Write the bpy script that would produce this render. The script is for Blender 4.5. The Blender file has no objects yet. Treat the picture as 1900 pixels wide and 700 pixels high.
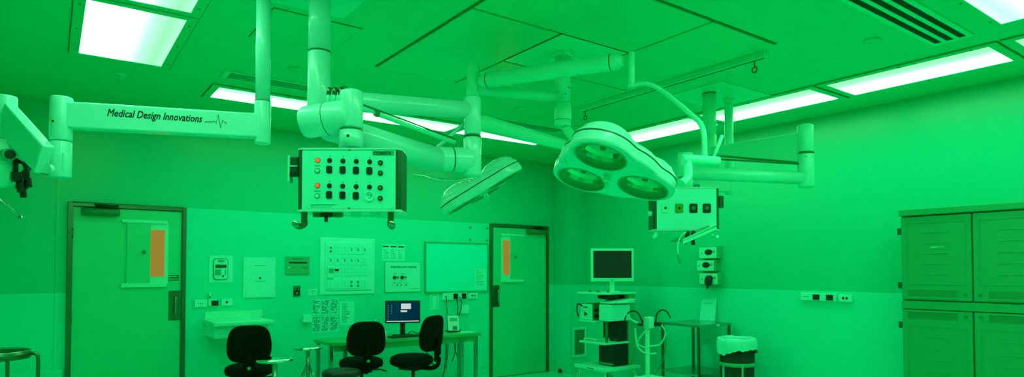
import bpy, bmesh, math, random
from mathutils import Vector, Matrix
random.seed(4)
S = bpy.context.scene
C = S.collection
PI = math.pi

# ---------------------------------------------------------------- camera, world, exposure
cam_d = bpy.data.cameras.new('camera')
cam = bpy.data.objects.new('camera', cam_d); C.objects.link(cam)
YAW, PITCH = 0.6306, 0.0265
cam.location = (0, 0, 1.5)
cam.rotation_euler = (PI/2 + PITCH, 0, -YAW)
cam_d.sensor_width = 36
cam_d.lens = 1180/1900*36
cam_d.shift_y = (470.5-350)/1900
cam_d.clip_start = 0.05
S.camera = cam
w = bpy.data.worlds.new('world'); S.world = w; w.use_nodes = True
w.node_tree.nodes['Background'].inputs[0].default_value = (0, 0.02, 0.005, 1)
w.node_tree.nodes['Background'].inputs[1].default_value = 0.2
S.view_settings.view_transform = 'Standard'; S.view_settings.look = 'None'
S.cycles.max_bounces = 14; S.cycles.diffuse_bounces = 10; S.cycles.glossy_bounces = 6
S.view_settings.exposure = 0.0; S.view_settings.gamma = 1; S.view_settings.use_curve_mapping = False
LIGHT = (0.28, 1.0, 0.43)      # the green tubes of the room
LAMP_S = 1.13

# ---------------------------------------------------------------- materials
def mat(name, col, rough=.5, metal=0, spec=.5, bump=None, emit=None, es=1, coat=0):
    m = bpy.data.materials.new(name); m.use_nodes = True
    nt = m.node_tree; b = nt.nodes['Principled BSDF']
    b.inputs['Base Color'].default_value = (*col, 1)
    b.inputs['Roughness'].default_value = rough; b.inputs['Metallic'].default_value = metal
    b.inputs['Specular IOR Level'].default_value = spec
    b.inputs['Coat Weight'].default_value = coat
    if emit:
        b.inputs['Emission Color'].default_value = (*emit, 1); b.inputs['Emission Strength'].default_value = es
    # gentle procedural variation of tone
    tc = nt.nodes.new('ShaderNodeTexCoord'); n = nt.nodes.new('ShaderNodeTexNoise')
    n.inputs['Scale'].default_value = 6; n.inputs['Detail'].default_value = 3
    nt.links.new(tc.outputs['Object'], n.inputs['Vector'])
    mr = nt.nodes.new('ShaderNodeMapRange')
    mr.inputs[3].default_value = .96; mr.inputs[4].default_value = 1.04
    nt.links.new(n.outputs[0], mr.inputs[0])
    mx = nt.nodes.new('ShaderNodeVectorMath'); mx.operation = 'SCALE'
    mx.inputs[0].default_value = col
    nt.links.new(mr.outputs[0], mx.inputs['Scale']); nt.links.new(mx.outputs[0], b.inputs['Base Color'])
    if bump:
        sc, st, stretch = bump
        n2 = nt.nodes.new('ShaderNodeTexNoise'); n2.inputs['Scale'].default_value = sc; n2.inputs['Detail'].default_value = 2
        mp = nt.nodes.new('ShaderNodeMapping'); mp.inputs['Scale'].default_value = stretch
        bp = nt.nodes.new('ShaderNodeBump'); bp.inputs['Strength'].default_value = st; bp.inputs['Distance'].default_value = .01
        nt.links.new(tc.outputs['Object'], mp.inputs[0]); nt.links.new(mp.outputs[0], n2.inputs['Vector'])
        nt.links.new(n2.outputs[0], bp.inputs['Height']); nt.links.new(bp.outputs[0], b.inputs['Normal'])
    return m

def wall_mat(name, back):
    """vinyl sheet wall: a pale dado sheet below 1.28 m, a deeper glossy sheet above; the back wall has a pale service panel to 2.15 m"""
    m = mat(name, (0, .5, .3), .5, spec=.22 if back else .38, bump=(5, .15 if back else .5, (3, 3, .5)))
    nt = m.node_tree; b = nt.nodes['Principled BSDF']
    tc = nt.nodes.new('ShaderNodeNewGeometry'); sx = nt.nodes.new('ShaderNodeSeparateXYZ')
    nt.links.new(tc.outputs['Position'], sx.inputs[0])
    def cmp(out, op, v):
        n = nt.nodes.new('ShaderNodeMath'); n.operation = op; nt.links.new(out, n.inputs[0]); n.inputs[1].default_value = v
        return n.outputs[0]
    def mth(a, b2, op):
        n = nt.nodes.new('ShaderNodeMath'); n.operation = op; nt.links.new(a, n.inputs[0]); nt.links.new(b2, n.inputs[1]); return n.outputs[0]
    low = cmp(sx.outputs[2], 'LESS_THAN', 1.285)
    f = low
    if back:
        p = mth(cmp(sx.outputs[0], 'GREATER_THAN', 1.15), cmp(sx.outputs[0], 'LESS_THAN', 5.0), 'MULTIPLY')
        p = mth(p, cmp(sx.outputs[2], 'LESS_THAN', 2.15), 'MULTIPLY')
        f = mth(low, p, 'MAXIMUM')
    mix = nt.nodes.new('ShaderNodeMix'); mix.data_type = 'RGBA'
    mix.inputs[6].default_value = (*WALL_UP, 1); mix.inputs[7].default_value = (*WALL_LOW, 1)
    nt.links.new(f, mix.inputs[0]); nt.links.new(mix.outputs[2], b.inputs['Base Color'])
    r = nt.nodes.new('ShaderNodeMapRange'); r.inputs[3].default_value = .30; r.inputs[4].default_value = .5
    nt.links.new(f, r.inputs[0]); nt.links.new(r.outputs[0], b.inputs['Roughness'])
    return m
WALL_UP = (.0, .59, .33); WALL_LOW = (.0, .76, .56)
M = {}
M['wall_back'] = wall_mat('wall_vinyl_back', True)
M['wall'] = wall_mat('wall_vinyl', False)
M['ceiling'] = mat('ceiling_board', (.0, .73, .36), .28, spec=.5)
M['panel'] = mat('ceiling_panel', (.0, .74, .36), .25)
M['plate'] = mat('mount_plate', (.0, .88, .60), .22)
M['floor'] = mat('floor_vinyl', (.0, .80, .56), .25, bump=(40, .05, (1, 1, 1)))
M['enamel'] = mat('white_enamel', (.27, .84, .80), .28, spec=.5, coat=.3)
M['enamel2'] = mat('white_paint', (.10, .88, .66), .38)
M['door'] = mat('door_laminate', (.0, .64, .33), .45)
M['steel'] = mat('stainless', (.35, .5, .42), .25, metal=1)
M['darksteel'] = mat('dark_stainless', (.1, .22, .12), .35, metal=1)
M['chrome'] = mat('chrome', (.75, .85, .8), .08, metal=1)
M['black'] = mat('black_plastic', (.012, .016, .012), .5)
M['fabric'] = mat('black_fabric', (.006, .010, .006), .95, spec=.1, bump=(300, .3, (1, 1, 1)))
M['darkgreen'] = mat('dark_extrusion', (.0, .09, .03), .4)
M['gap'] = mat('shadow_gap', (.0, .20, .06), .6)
M['slot'] = mat('slot_dark', (.0, .03, .005), .8)
M['white'] = mat('white_plastic', (.10, .92, .82), .4)
M['paper'] = mat('paper', (.05, .92, .82), .7)
M['ink'] = mat('ink', (.0, .06, .03), .7)
M['inksoft'] = mat('faded_ink', (.0, .42, .22), .7)
M['grey'] = mat('grey_plastic', (.02, .45, .22), .5)
M['midgrey'] = mat('mid_grey', (.0, .22, .07), .5)
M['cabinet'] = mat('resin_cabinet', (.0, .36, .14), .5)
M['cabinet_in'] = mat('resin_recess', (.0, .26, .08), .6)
M['laminate'] = mat('desk_laminate', (.0, .44, .15), .4)
M['board'] = mat('whiteboard_enamel', (.0, .90, .80), .2)
M['lens'] = mat('reflector_bowl', (.4, .88, .62), .13, metal=1)
M['red'] = mat('red_lens', (.6, .03, .01), .3, emit=(1, .12, .02), es=.9)
M['orange'] = mat('lit_window', (.02, .02, .01), .5, spec=.2, emit=(.37, .235, .03), es=.85)
M['screen'] = mat('lit_screen', (0, .01, .03), .2, emit=(.0, .013, .045), es=1)
M['screenwhite'] = mat('lit_window_on_screen', (.1, .1, .1), .3, emit=(.62, .66, .68), es=.9)
M['screenicon'] = mat('lit_icons', (.1, .1, .1), .3, emit=(.06, .2, .3), es=.6)
M['blueled'] = mat('blue_led', (0, 0, .1), .3, emit=(.0, .05, .8), es=1)
M['yellow'] = mat('yellow_socket', (.06, .30, .0), .5)
M['bag'] = mat('bin_bag', (.12, .9, .8), .3, spec=.6)

def glass_mat():
    """thin clear cover: mostly transparent with a surface gloss"""
    m = bpy.data.materials.new('clear_cover'); m.use_nodes = True
    nt = m.node_tree; nt.nodes.clear()
    out = nt.nodes.new('ShaderNodeOutputMaterial'); mx = nt.nodes.new('ShaderNodeMixShader')
    tr = nt.nodes.new('ShaderNodeBsdfTransparent'); gl = nt.nodes.new('ShaderNodeBsdfGlossy'); gl.inputs['Roughness'].default_value = .05
    tr.inputs[0].default_value = (.8, 1, .9, 1)
    mx.inputs[0].default_value = .06
    nt.links.new(tr.outputs[0], mx.inputs[1]); nt.links.new(gl.outputs[0], mx.inputs[2]); nt.links.new(mx.outputs[0], out.inputs[0])
    return m
M['glass'] = glass_mat()

def diffuser_mat(name, axis, flip, st):
    """prismatic diffuser: brighter over the tubes, fainter over the empty third of the fitting"""
    m = bpy.data.materials.new(name); m.use_nodes = True
    nt = m.node_tree; nt.nodes.clear()
    out = nt.nodes.new('ShaderNodeOutputMaterial'); e = nt.nodes.new('ShaderNodeEmission')
    tc = nt.nodes.new('ShaderNodeTexCoord'); sx = nt.nodes.new('ShaderNodeSeparateXYZ')
    nt.links.new(tc.outputs['Generated'], sx.inputs[0])
    cr = nt.nodes.new('ShaderNodeValToRGB')
    el = cr.color_ramp.elements
    pts = [(0, .75), (.28, .75), (.42, .95), (.56, .30), (.68, .15), (.86, .09), (1.0, .13)]
    if flip: pts = [(1-a, b) for a, b in reversed(pts)]
    el[0].position = pts[0][0]; el[0].color = (pts[0][1],)*3+(1,)
    el[1].position = pts[-1][0]; el[1].color = (pts[-1][1],)*3+(1,)
    for a, b in pts[1:-1]:
        q = el.new(a); q.color = (b, b, b, 1)
    nt.links.new(sx.outputs[axis], cr.inputs[0])
    mm = nt.nodes.new('ShaderNodeMath'); mm.operation = 'MULTIPLY'; mm.inputs[1].default_value = st*LAMP_S
    nt.links.new(cr.outputs[0], mm.inputs[0])
    e.inputs[0].default_value = (*LIGHT, 1)
    nt.links.new(mm.outputs[0], e.inputs[1]); nt.links.new(e.outputs[0], out.inputs[0])
    return m
# axis, flip: left column, right column, front row, back row
DIF = {(a, f): diffuser_mat('diffuser_%d%d' % (a, f), a, f, st) for a, f, st in ((0, 0, 12), (0, 1, 11), (1, 0, 21), (1, 1, 17))}

# ---------------------------------------------------------------- mesh builder
class MB:
    def __init__(s): s.bm = bmesh.new(); s.m = 0; s.X = Matrix.Identity(4)
    def mi(s, i): s.m = i; return s
    def _add(s, verts, faces, smooth=False):
        vs = [s.bm.verts.new(s.X @ Vector(v)) for v in verts]
        for f in faces:
            try:
                fc = s.bm.faces.new([vs[i] for i in f]); fc.material_index = s.m; fc.smooth = smooth
            except ValueError: pass
        return s
    def box(s, a, b):
        x0, y0, z0 = a; x1, y1, z1 = b
        v = [(x, y, z) for z in (z0, z1) for y in (y0, y1) for x in (x0, x1)]
        return s._add(v, [(0, 2, 3, 1), (4, 5, 7, 6), (0, 1, 5, 4), (2, 6, 7, 3), (0, 4, 6, 2), (1, 3, 7, 5)])
    def cbox(s, c, size):
        return s.box([c[i]-size[i]/2 for i in range(3)], [c[i]+size[i]/2 for i in range(3)])
    def hexa(s, bottom4, top4):
        v = list(bottom4)+list(top4)
        return s._add(v, [(3, 2, 1, 0), (4, 5, 6, 7), (0, 1, 5, 4), (1, 2, 6, 5), (2, 3, 7, 6), (3, 0, 4, 7)])
    def tube(s, pts, r, n=16, caps=True, smooth=True):
        P = [Vector(p) for p in pts]; k = len(P)
        rs = r if isinstance(r, (list, tuple)) else [r]*k
        T = []
        for i in range(k):
            t = (P[min(i+1, k-1)]-P[max(i-1, 0)])
            T.append(t.normalized())
        up = Vector((0, 0, 1)) if abs(T[0].z) < .9 else Vector((1, 0, 0))
        u = T[0].cross(up).normalized(); verts = []; 
        for i in range(k):
            u = (u-T[i]*u.dot(T[i])).normalized(); v = T[i].cross(u)
            for j in range(n):
                a = 2*PI*j/n
                verts.append(P[i]+(u*math.cos(a)+v*math.sin(a))*rs[i])
        vs = [s.bm.verts.new(s.X @ q) for q in verts]
        for i in range(k-1):
            for j in range(n):
                f = s.bm.faces.new((vs[i*n+j], vs[i*n+(j+1) % n], vs[(i+1)*n+(j+1) % n], vs[(i+1)*n+j])); f.smooth = smooth; f.material_index = s.m
        if caps:
            f = s.bm.faces.new([vs[j] for j in range(n)][::-1]); f.material_index = s.m
            f = s.bm.faces.new([vs[(k-1)*n+j] for j in range(n)]); f.material_index = s.m
        return s
    def cyl(s, a, b, r, n=24, bev=0):
        a = Vector(a); b = Vector(b); d = (b-a).normalized()
        if bev:
            pts = [a, a+d*bev*.3, a+d*bev, b-d*bev, b-d*bev*.3, b]
            return s.tube(pts, [r-bev, r-bev*.3, r, r, r-bev*.3, r-bev], n)
        return s.tube([a, b], r, n)
    def lathe(s, prof, c=(0, 0, 0), n=32, axis=None, smooth=True, caps=True):
        """prof: (r, h) pairs; axis matrix optional"""
        A = axis or Matrix.Identity(3); c = Vector(c); vs = []
        for r, h in prof:
            ring = []
            for j in range(n):
                a = 2*PI*j/n
                ring.append(s.bm.verts.new(s.X @ (c + A @ Vector((r*math.cos(a), r*math.sin(a), h)))))
            vs.append(ring)
        for i in range(len(prof)-1):
            for j in range(n):
                f = s.bm.faces.new((vs[i][j], vs[i][(j+1) % n], vs[i+1][(j+1) % n], vs[i+1][j])); f.smooth = smooth; f.material_index = s.m
        for q, rev in ((0, 1), (-1, 0)):
            if caps and prof[q][0] > 1e-4:
                try:
                    f = s.bm.faces.new(vs[q][::-1] if rev else vs[q]); f.material_index = s.m
                except ValueError: pass
        return s
    def prism(s, poly, h0, h1, A=None, c=(0, 0, 0), smooth=False):
        """poly of (x,y) in the local plane, extruded h0..h1 along local z"""
        A = A or Matrix.Identity(3); c = Vector(c); n = len(poly)
        v = [c + A @ Vector((x, y, h0)) for x, y in poly]+[c + A @ Vector((x, y, h1)) for x, y in poly]
        vs = [s.bm.verts.new(s.X @ q) for q in v]
        f = s.bm.faces.new(vs[:n][::-1]); f.material_index = s.m
        f = s.bm.faces.new(vs[n:]); f.material_index = s.m
        for i in range(n):
            f = s.bm.faces.new((vs[i], vs[(i+1) % n], vs[n+(i+1) % n], vs[n+i])); f.smooth = smooth; f.material_index = s.m
        return s
    def sup(s, c, a, e=.5, nu=32, nv=16, fn=None):
        """superellipsoid"""
        def sp(v, p): return math.copysign(abs(v)**p, v)
        grid = []
        for i in range(nv+1):
            ph = -PI/2+PI*i/nv; row = []
            for j in range(nu):
                th = 2*PI*j/nu
                x = a[0]*sp(math.cos(ph), e)*sp(math.cos(th), e); z = a[2]*sp(math.cos(ph), e)*sp(math.sin(th), e); y = a[1]*sp(math.sin(ph), e)
                if fn: x, y, z = fn(x, y, z)
                row.append(s.bm.verts.new(s.X @ Vector((c[0]+x, c[1]+y, c[2]+z))))
            grid.append(row)
        for i in range(nv):
            for j in range(nu):
                f = s.bm.faces.new((grid[i][j], grid[i][(j+1) % nu], grid[i+1][(j+1) % nu], grid[i+1][j])); f.smooth = True; f.material_index = s.m
        bmesh.ops.remove_doubles(s.bm, verts=[v for r in (grid[0], grid[-1]) for v in r], dist=1e-5)
        return s
    def torus(s, c, R, r, A=None, a0=0, a1=2*PI, n=40, m=10):
        A = A or Matrix.Identity(3); c = Vector(c)
        pts = [c + A @ Vector((R*math.cos(a0+(a1-a0)*i/n), R*math.sin(a0+(a1-a0)*i/n), 0)) for i in range(n+1)]
        return s.tube(pts, r, m, caps=abs(a1-a0) < 6.2)

def finish(name, mb, mats, off=Vector((0, 0, 0)), bevel=0):
    bm = mb.bm
    bmesh.ops.remove_doubles(bm, verts=bm.verts, dist=1e-6)
    bmesh.ops.recalc_face_normals(bm, faces=bm.faces)
    for v in bm.verts: v.co -= off
    me = bpy.data.meshes.new(name); bm.to_mesh(me); bm.free()
    for m in (mats if isinstance(mats, (list, tuple)) else [mats]): me.materials.append(M[m] if isinstance(m, str) else m)
    o = bpy.data.objects.new(name, me); C.objects.link(o)
    if bevel:
        b = o.modifiers.new('bevel', 'BEVEL'); b.width = bevel; b.segments = 2; b.limit_method = 'ANGLE'; b.angle_limit = .9
        b.harden_normals = False
    return o

def tagit(o, label, cat, group=None):
    o['label'] = label; o['category'] = cat
    if group: o['group'] = group
    return o

def thing(name, label, cat, loc=(0, 0, 0), rz=0, group=None):
    o = bpy.data.objects.new(name, None); C.objects.link(o); o.empty_display_size = .1
    o.location = loc; o.rotation_euler = (0, 0, rz)
    return tagit(o, label, cat, group)

def root_of(o):
    while o.parent: o = o.parent
    return o

def part(name, mb, mats, parent, bevel=0, label=None, local=False, stuff=False):
    """world-coordinate mesh put under its thing (local=True: coordinates already in the thing's frame)"""
    r = root_of(parent)
    o = finish(name, mb, mats, Vector((0, 0, 0)) if local else Vector(r.location), bevel)
    o.parent = parent
    if label: o['label'] = label
    if stuff: o['kind'] = 'stuff'
    return o

def single(name, mb, mats, label, cat, group=None, bevel=0):
    mb.bm.verts.ensure_lookup_table()
    xs = [v.co for v in mb.bm.verts]
    off = Vector(((min(v.x for v in xs)+max(v.x for v in xs))/2, (min(v.y for v in xs)+max(v.y for v in xs))/2, min(v.z for v in xs)))
    o = finish(name, mb, mats, off, bevel); o.location = off
    return tagit(o, label, cat, group)

def struct(name, mb, mats, parent=None, bevel=0):
    o = finish(name, mb, mats, bevel=bevel); o['kind'] = 'structure'
    if parent: o.parent = parent
    return o

def dup(root, loc, rz, label=None, group=None):
    r = root.copy(); C.objects.link(r); r.location = loc; r.rotation_euler = (0, 0, rz)
    if label: r['label'] = label
    if group: r['group'] = group
    for ch in list(root.children):
        c = ch.copy(); C.objects.link(c); c.parent = r
        for g in list(ch.children):
            d = g.copy(); C.objects.link(d); d.parent = c
    return r

def rrect(w, h, r, n=6):
    out = []
    for cx, cy, a0 in ((w/2-r, h/2-r, 0), (-w/2+r, h/2-r, PI/2), (-w/2+r, -h/2+r, PI), (w/2-r, -h/2+r, 1.5*PI)):
        for i in range(n+1):
            a = a0+PI/2*i/n; out.append((cx+r*math.cos(a), cy+r*math.sin(a)))
    return out

def text(name, body, size, material, parent, loc, A, shear=0, depth=.0008, align='LEFT', sx=1, bold=0):
    """lettering as a thin mesh; A: 3x3 whose columns are text-right, text-up, outward"""
    cu = bpy.data.curves.new(name, 'FONT'); cu.body = body; cu.size = size; cu.shear = shear; cu.extrude = depth
    cu.align_x = align; cu.resolution_u = 2
    to = bpy.data.objects.new(name, cu); C.objects.link(to)
    dg = bpy.context.evaluated_depsgraph_get(); me = bpy.data.meshes.new_from_object(to.evaluated_get(dg))
    bpy.data.objects.remove(to); me.name = name
    r = root_of(parent) if parent else None
    off = Vector(loc)
    A4 = (A @ Matrix.Diagonal((sx, 1, 1))).to_4x4()
    if bold:
        bm = bmesh.new(); bm.from_mesh(me); g0 = bm.verts[:]+bm.edges[:]+bm.faces[:]
        for dx, dy in ((1, 0), (0, 1), (1, 1)):
            q = bmesh.ops.duplicate(bm, geom=g0)
            for v in q['geom']:
                if isinstance(v, bmesh.types.BMVert): v.co += Vector((dx*bold, dy*bold, 0))
        bm.to_mesh(me); bm.free()
    me.transform(Matrix.Translation(off) @ A4)
    me.materials.clear(); me.materials.append(M[material])
    o = bpy.data.objects.new(name, me); C.objects.link(o)
    if parent: o.parent = parent
    return o
# frames of lettering
A_BACK = Matrix(((1, 0, 0), (0, 0, -1), (0, 1, 0)))            # on the back wall, facing -Y
A_RIGHT = Matrix(((0, 0, -1), (-1, 0, 0), (0, 1, 0)))          # on the right wall, facing -X

# ================================================================ room shell
H = 3.1; YB = 7.35; XR = 6.45; XL = -1.3; YF = -1.8
struct('floor', MB().box((XL-.2, YF-.2, -.1), (XR+.2, YB+.2, 0)), 'floor')
struct('ceiling', MB().box((XL-.2, YF-.2, H), (XR+.2, YB+.2, H+.1)), 'ceiling')
struct('wall_back', MB().box((XL-.2, YB, 0), (XR+.2, YB+.15, H)), 'wall_back')
struct('wall_right', MB().box((XR, YF-.2, 0), (XR+.15, YB, H)), 'wall')
struct('wall_left', MB().box((XL-.15, YF-.2, 0), (XL, YB, H)), 'wall')
struct('wall_front', MB().box((XL, YF-.15, 0), (XR, YF, H)), 'wall')
struct('wall_corner', MB().box((6.117, 6.95, 0), (XR, YB, H)), 'wall')
# welded seam and skirting of the left wall stretch
struct('trim_1', MB().box((.058, YB-.006, 0), (.085, YB, H)), 'wall', bevel=.002)
struct('baseboard_back', MB().box((XL, YB-.02, 0), (.13, YB, .565)).box((1.17, YB-.012, 0), (4.97, YB, .12)), 'wall', bevel=.006)
struct('baseboard_right', MB().box((XR-.012, YF, 0), (XR, 6.95, .12)), 'wall', bevel=.004)

# ceiling plenum panels (filter housing over the table)
gx = [2.05, 2.765, 3.41, 4.12]; gy = [2.49, 3.22, 3.91, 4.62]
mb = MB().mi(0)
for x0, x1, y0, y1 in ((gx[0], gx[1], gy[1], gy[3]), (gx[0], gx[2], gy[0], gy[1]), (gx[2], gx[3], gy[0], gy[2]), (gx[1], gx[3], gy[2], gy[3])):
    mb.box((x0+.010, y0+.010, H-.012), (x1-.010, y1-.010, H-.0005))
mb.mi(1).box((gx[0]-.006, gy[0]-.006, H-.004), (gx[3]+.006, gy[3]+.006, H-.0003))
mb.mi(3).box((gx[1]+.001, gy[1]+.001, H-.005), (gx[2]-.001, gy[2]-.001, H-.003)).mi(2).box((gx[1]+.016, gy[1]+.016, H-.007), (gx[2]-.003, gy[2]-.003, H-.004))
struct('ceiling_panel', mb, ['panel', 'gap', 'plate', 'slot'])
# access hatch
mb = MB().mi(1).box((1.085, 3.945, H-.003), (1.655, 4.545, H-.0003)).mi(0).box((1.09, 3.95, H-.006), (1.65, 4.54, H-.001))
struct('ceiling_hatch', mb, ['ceiling', 'gap'])

# ================================================================ ceiling lights
def clight(x0, y0, x1, y1, axis, flip, label, group):
    t = thing('ceiling_light', label, 'ceiling light', ((x0+x1)/2, (y0+y1)/2, H-.012), 0, group)
    f = .06; z0 = H-.012; z1 = H-.0006
    mb = MB()
    mb.box((x0-f, y0-f, z0), (x1+f, y0, z1)).box((x0-f, y1, z0), (x1+f, y1+f, z1))
    mb.box((x0-f, y0, z0), (x0, y1, z1)).box((x1, y0, z0), (x1+f, y1, z1))
    part('frame', mb, 'ceiling', t)
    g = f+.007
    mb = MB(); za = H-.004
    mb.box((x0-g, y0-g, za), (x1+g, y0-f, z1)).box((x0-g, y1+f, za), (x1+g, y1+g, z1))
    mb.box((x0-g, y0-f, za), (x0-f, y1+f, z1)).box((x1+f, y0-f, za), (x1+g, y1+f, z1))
    part('shadow_ring', mb, 'gap', t)  # thin dark ring painted in for the shadow line around the frame
    part('diffuser', MB().box((x0, y0, H-.009), (x1, y1, z1)), DIF[(axis, flip)], t)
    lx = [x0-f/2, x1+f/2] if (y1-y0) > (x1-x0) else [x0+.1+k*(x1-x0-.2)/2 for k in range(3)]
    ly = [y0+.1+k*(y1-y0-.2)/2 for k in range(3)] if (y1-y0) > (x1-x0) else [y0-f/2, y1+f/2]
    mb = MB()
    for x in lx:
        for y in ly: mb.cyl((x, y, z0-.003), (x, y, z0+.002), .007, 8)
    part('screws', mb, 'darkgreen', t)
g = 'recessed ceiling lights around the room'
for k, y in enumerate((4.45, 3.17, 1.89, .61)):
    clight(.16, y, .69, y+1.14, 0, 0, ['bright square-looking recessed ceiling light at upper left, nearest door with the wide leaf',
        'recessed ceiling light of which only a pale corner shows above the bright upper left one',
        'left row ceiling light third from the back wall, overhead', 'left row ceiling light nearest the front wall'][k], g)
for k, y in enumerate((4.25, 2.94, 1.62)):
    clight(5.38, y, 5.89, y+1.17, 0, 1, ['ceiling light strip behind the bent lamp rod, farthest along the right wall',
        'middle ceiling light strip along the right wall, behind the two right drop poles', 'long bright ceiling light strip nearest the camera above the cupboard wall'][k], g)
clight(5.38, .30, 5.89, 1.47, 0, 1, 'right wall ceiling light strip beyond the frame edge', g)
for k, x in enumerate((1.18, 2.48, 3.79)):
    clight(x, 5.93, x+1.17, 6.31, 1, 1, ['ceiling light strip above left door end, crossed by the two drop poles',
        'back ceiling light strip partly hidden by the upper beam of the left pendant', 'back ceiling light strip ending behind the big three-eyed lamp arm'][k], g)
for k, x in enumerate((3.78, 2.48, 1.18)):
    clight(x, .9, x+1.17, 1.42, 1, 0, ['pale ceiling light cut off by the top right picture corner', 'front row ceiling light in the middle overhead', 'front row ceiling light at the left overhead'][k], g)

# slot vents
def vent(x0, x1, y0, y1, n, label, m='slot', sd=1):
    t = thing('ceiling_vent', label, 'vent', ((x0+x1)/2, (y0+y1)/2, H-.008))
    part('frame', MB().box((x0, y0, H-.008), (x1, y1, H-.0006)), 'plate', t, bevel=.002)
    d = (y1-y0-.04)/n
    mb = MB()
    for k in range(n):
        yy = y0+.02+d*(k+.5)
        mb.box((x0+.05, yy-d*.27, H-.0095), (x1-.05, yy+d*.27, H-.0075))
    part('slots', mb, m, t)
vent(3.2, 5.06, 1.60, 1.86, 3, 'linear ceiling vent with three black slots at upper right')
vent(1.12, 4.75, 5.42, 5.63, 4, 'long thin dark ceiling vent beside the back light strips', 'midgrey')

# small ceiling fittings
for k, (x, y) in enumerate(((.46, 6.03), (6.2, 3.62))):
    t = thing('sprinkler', ['small sprinkler head on the ceiling below the bright upper left light', 'small sprinkler head on the ceiling above the right column of the pendant'][k], 'sprinkler', (x, y, H-.035))
    part('rosette', MB().lathe([(.045, H-.0005), (.045, H-.006), (.02, H-.012), (.0, H-.012)], (x, y, 0), 20), 'plate', t)
    part('nozzle', MB().cyl((x, y, H-.035), (x, y, H-.012), .009, 10).cyl((x, y, H-.036), (x, y, H-.032), .02, 12), 'enamel2', t)
for k, (x, y) in enumerate(((1.56, 5.06), (4.6, 2.06), (3.75, 5.0))):
    single('ceiling_disc', MB().lathe([(.055, H-.0005), (.055, H-.008), (.045, H-.014), (0, H-.014)], (x, y, 0), 28), 'ceiling',
           ['round speaker cover on the ceiling between the two left drop poles', 'round speaker cover on the ceiling beside the black slots', 'round speaker cover on the ceiling left of the dome of the large lamp'][k], 'speaker cover', 'round ceiling speaker covers')

# curtain rail with hooks
t = thing('ceiling_rail', 'straight ceiling track with an eye hook at each end', 'ceiling rail', (4.215, 3.6, H-.05))
mb = MB().box((4.185, 2.62, H-.045), (4.245, 4.62, H-.0005))
part('track', mb, 'plate', t, bevel=.004)
part('slot', MB().box((4.205, 2.64, H-.047), (4.225, 4.6, H-.0445)), 'gap', t)
for y in (2.72, 4.56):
    part('hook', MB().cyl((4.215, y, H-.09), (4.215, y, H-.044), .005, 8).torus((4.215, y, H-.112), .02, .005, Matrix(((0, 0, 1), (1, 0, 0), (0, 1, 0)))), 'darkgreen', t)

# ================================================================ doors
def door(n, x0, x1, hatch):
    zt = 2.15
    d = bpy.data.objects.new('door_%d' % n, None); C.objects.link(d); d.location = ((x0+x1)/2, YB, 0); d['kind'] = 'structure'
    def P(nm, mb, m, bevel=0, parent=d):
        o = finish(nm, mb, m, Vector(d.location), bevel); o.parent = parent; return o
    f = .04
    P('door_frame', MB().box((x0, YB-.03, 0), (x0+f, YB+.01, zt)).box((x1-f, YB-.03, 0), (x1, YB+.01, zt)).box((x0+f, YB-.03, zt-f), (x1-f, YB+.01, zt)), 'darksteel', .004)
    leaf = P('door_leaf', MB().box((x0+f+.004, YB-.012, .008), (x1-f-.004, YB+.005, zt-f-.006)), 'door', .001)
    P('door_gap', MB().box((x0+f, YB-.006, 0), (x1-f, YB+.004, zt-f)), 'slot')
    a, b, z0, z1, sx0, sx1, wx0, wx1 = hatch            # rails a..b, shutter sx0..sx1, pane wx0..wx1
    y = YB-.012
    P('window_trim', MB().box((min(sx0, wx0-.03), y-.004, z0), (max(sx1, wx1+.035), y+.002, z1)), 'enamel2', .002)
    P('window_pane', MB().box((wx0, y-.0065, z0+.075), (wx1, y-.003, z1-.075)), 'orange')
    sh = P('privacy_shutter', MB().box((sx0, y-.016, z0+.01), (sx1, y-.007, z1-.01)), 'door', .002)
    kx = sx0+(sx1-sx0)*(.72 if n == 1 else .3)
    P('knob', MB().lathe([(.006, 0), (.006, .015), (.016, .02), (.014, .032), (0, .034)], (kx, y-.014, (z0+z1)/2+.01), 16, Matrix(((1, 0, 0), (0, 0, -1), (0, 1, 0)))), 'darksteel', parent=sh)
    P('shutter_rail', MB().box((a, y-.022, z1-.012), (b, y+.002, z1+.018)), 'enamel2', .003)
    P('shutter_rail', MB().box((a, y-.022, z0-.03), (b, y+.002, z0+.01)), 'enamel2', .003)
    hx = x1-.155 if n == 1 else x0+.055
    h = P('handle_plate', MB().box((hx, y-.004, .985), (hx+.105, y+.002, 1.29)), 'darksteel', .001)
    cx = hx+.06
    P('pull_handle', MB().tube([(cx, y-.003, 1.05), (cx, y-.04, 1.055), (cx, y-.045, 1.08), (cx, y-.045, 1.20), (cx, y-.04, 1.225), (cx, y-.003, 1.23)], .008, 10), 'steel', parent=h)
    c0, c1 = (x0+.105, x0+.42) if n == 1 else (x1-.425, x1-.055)
    cm = (c0+c1)/2
    P('door_closer', MB().tube([(c0, y-.04, 2.062), (c0+.01, y-.04, 2.062), (c1-.01, y-.04, 2.062), (c1, y-.04, 2.062)], [.025, .036, .036, .025], 16), 'midgrey')
    P('closer_arm', MB().cyl((cm, y-.04, 2.06), (cm, y-.04, 2.125), .012, 10).cbox((cm+.05, y-.06, 2.128), (.19, .04, .012)).cbox((cm+.0, y-.03, 2.135), (.10, .03, .012)), 'slot')
    mb = MB()
    for z in (.25, 1.05, 1.85):
        xx = x0+f if n == 1 else x1-f
        mb.cyl((xx, y-.012, z-.05), (xx, y-.012, z+.05), .008, 8)
    P('hinges', mb, 'darksteel')
    return d
d1 = door(1, .145, 1.16, (.585, .985, 1.36, 1.985, .63, .835, .835, .962))
P1 = d1
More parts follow.
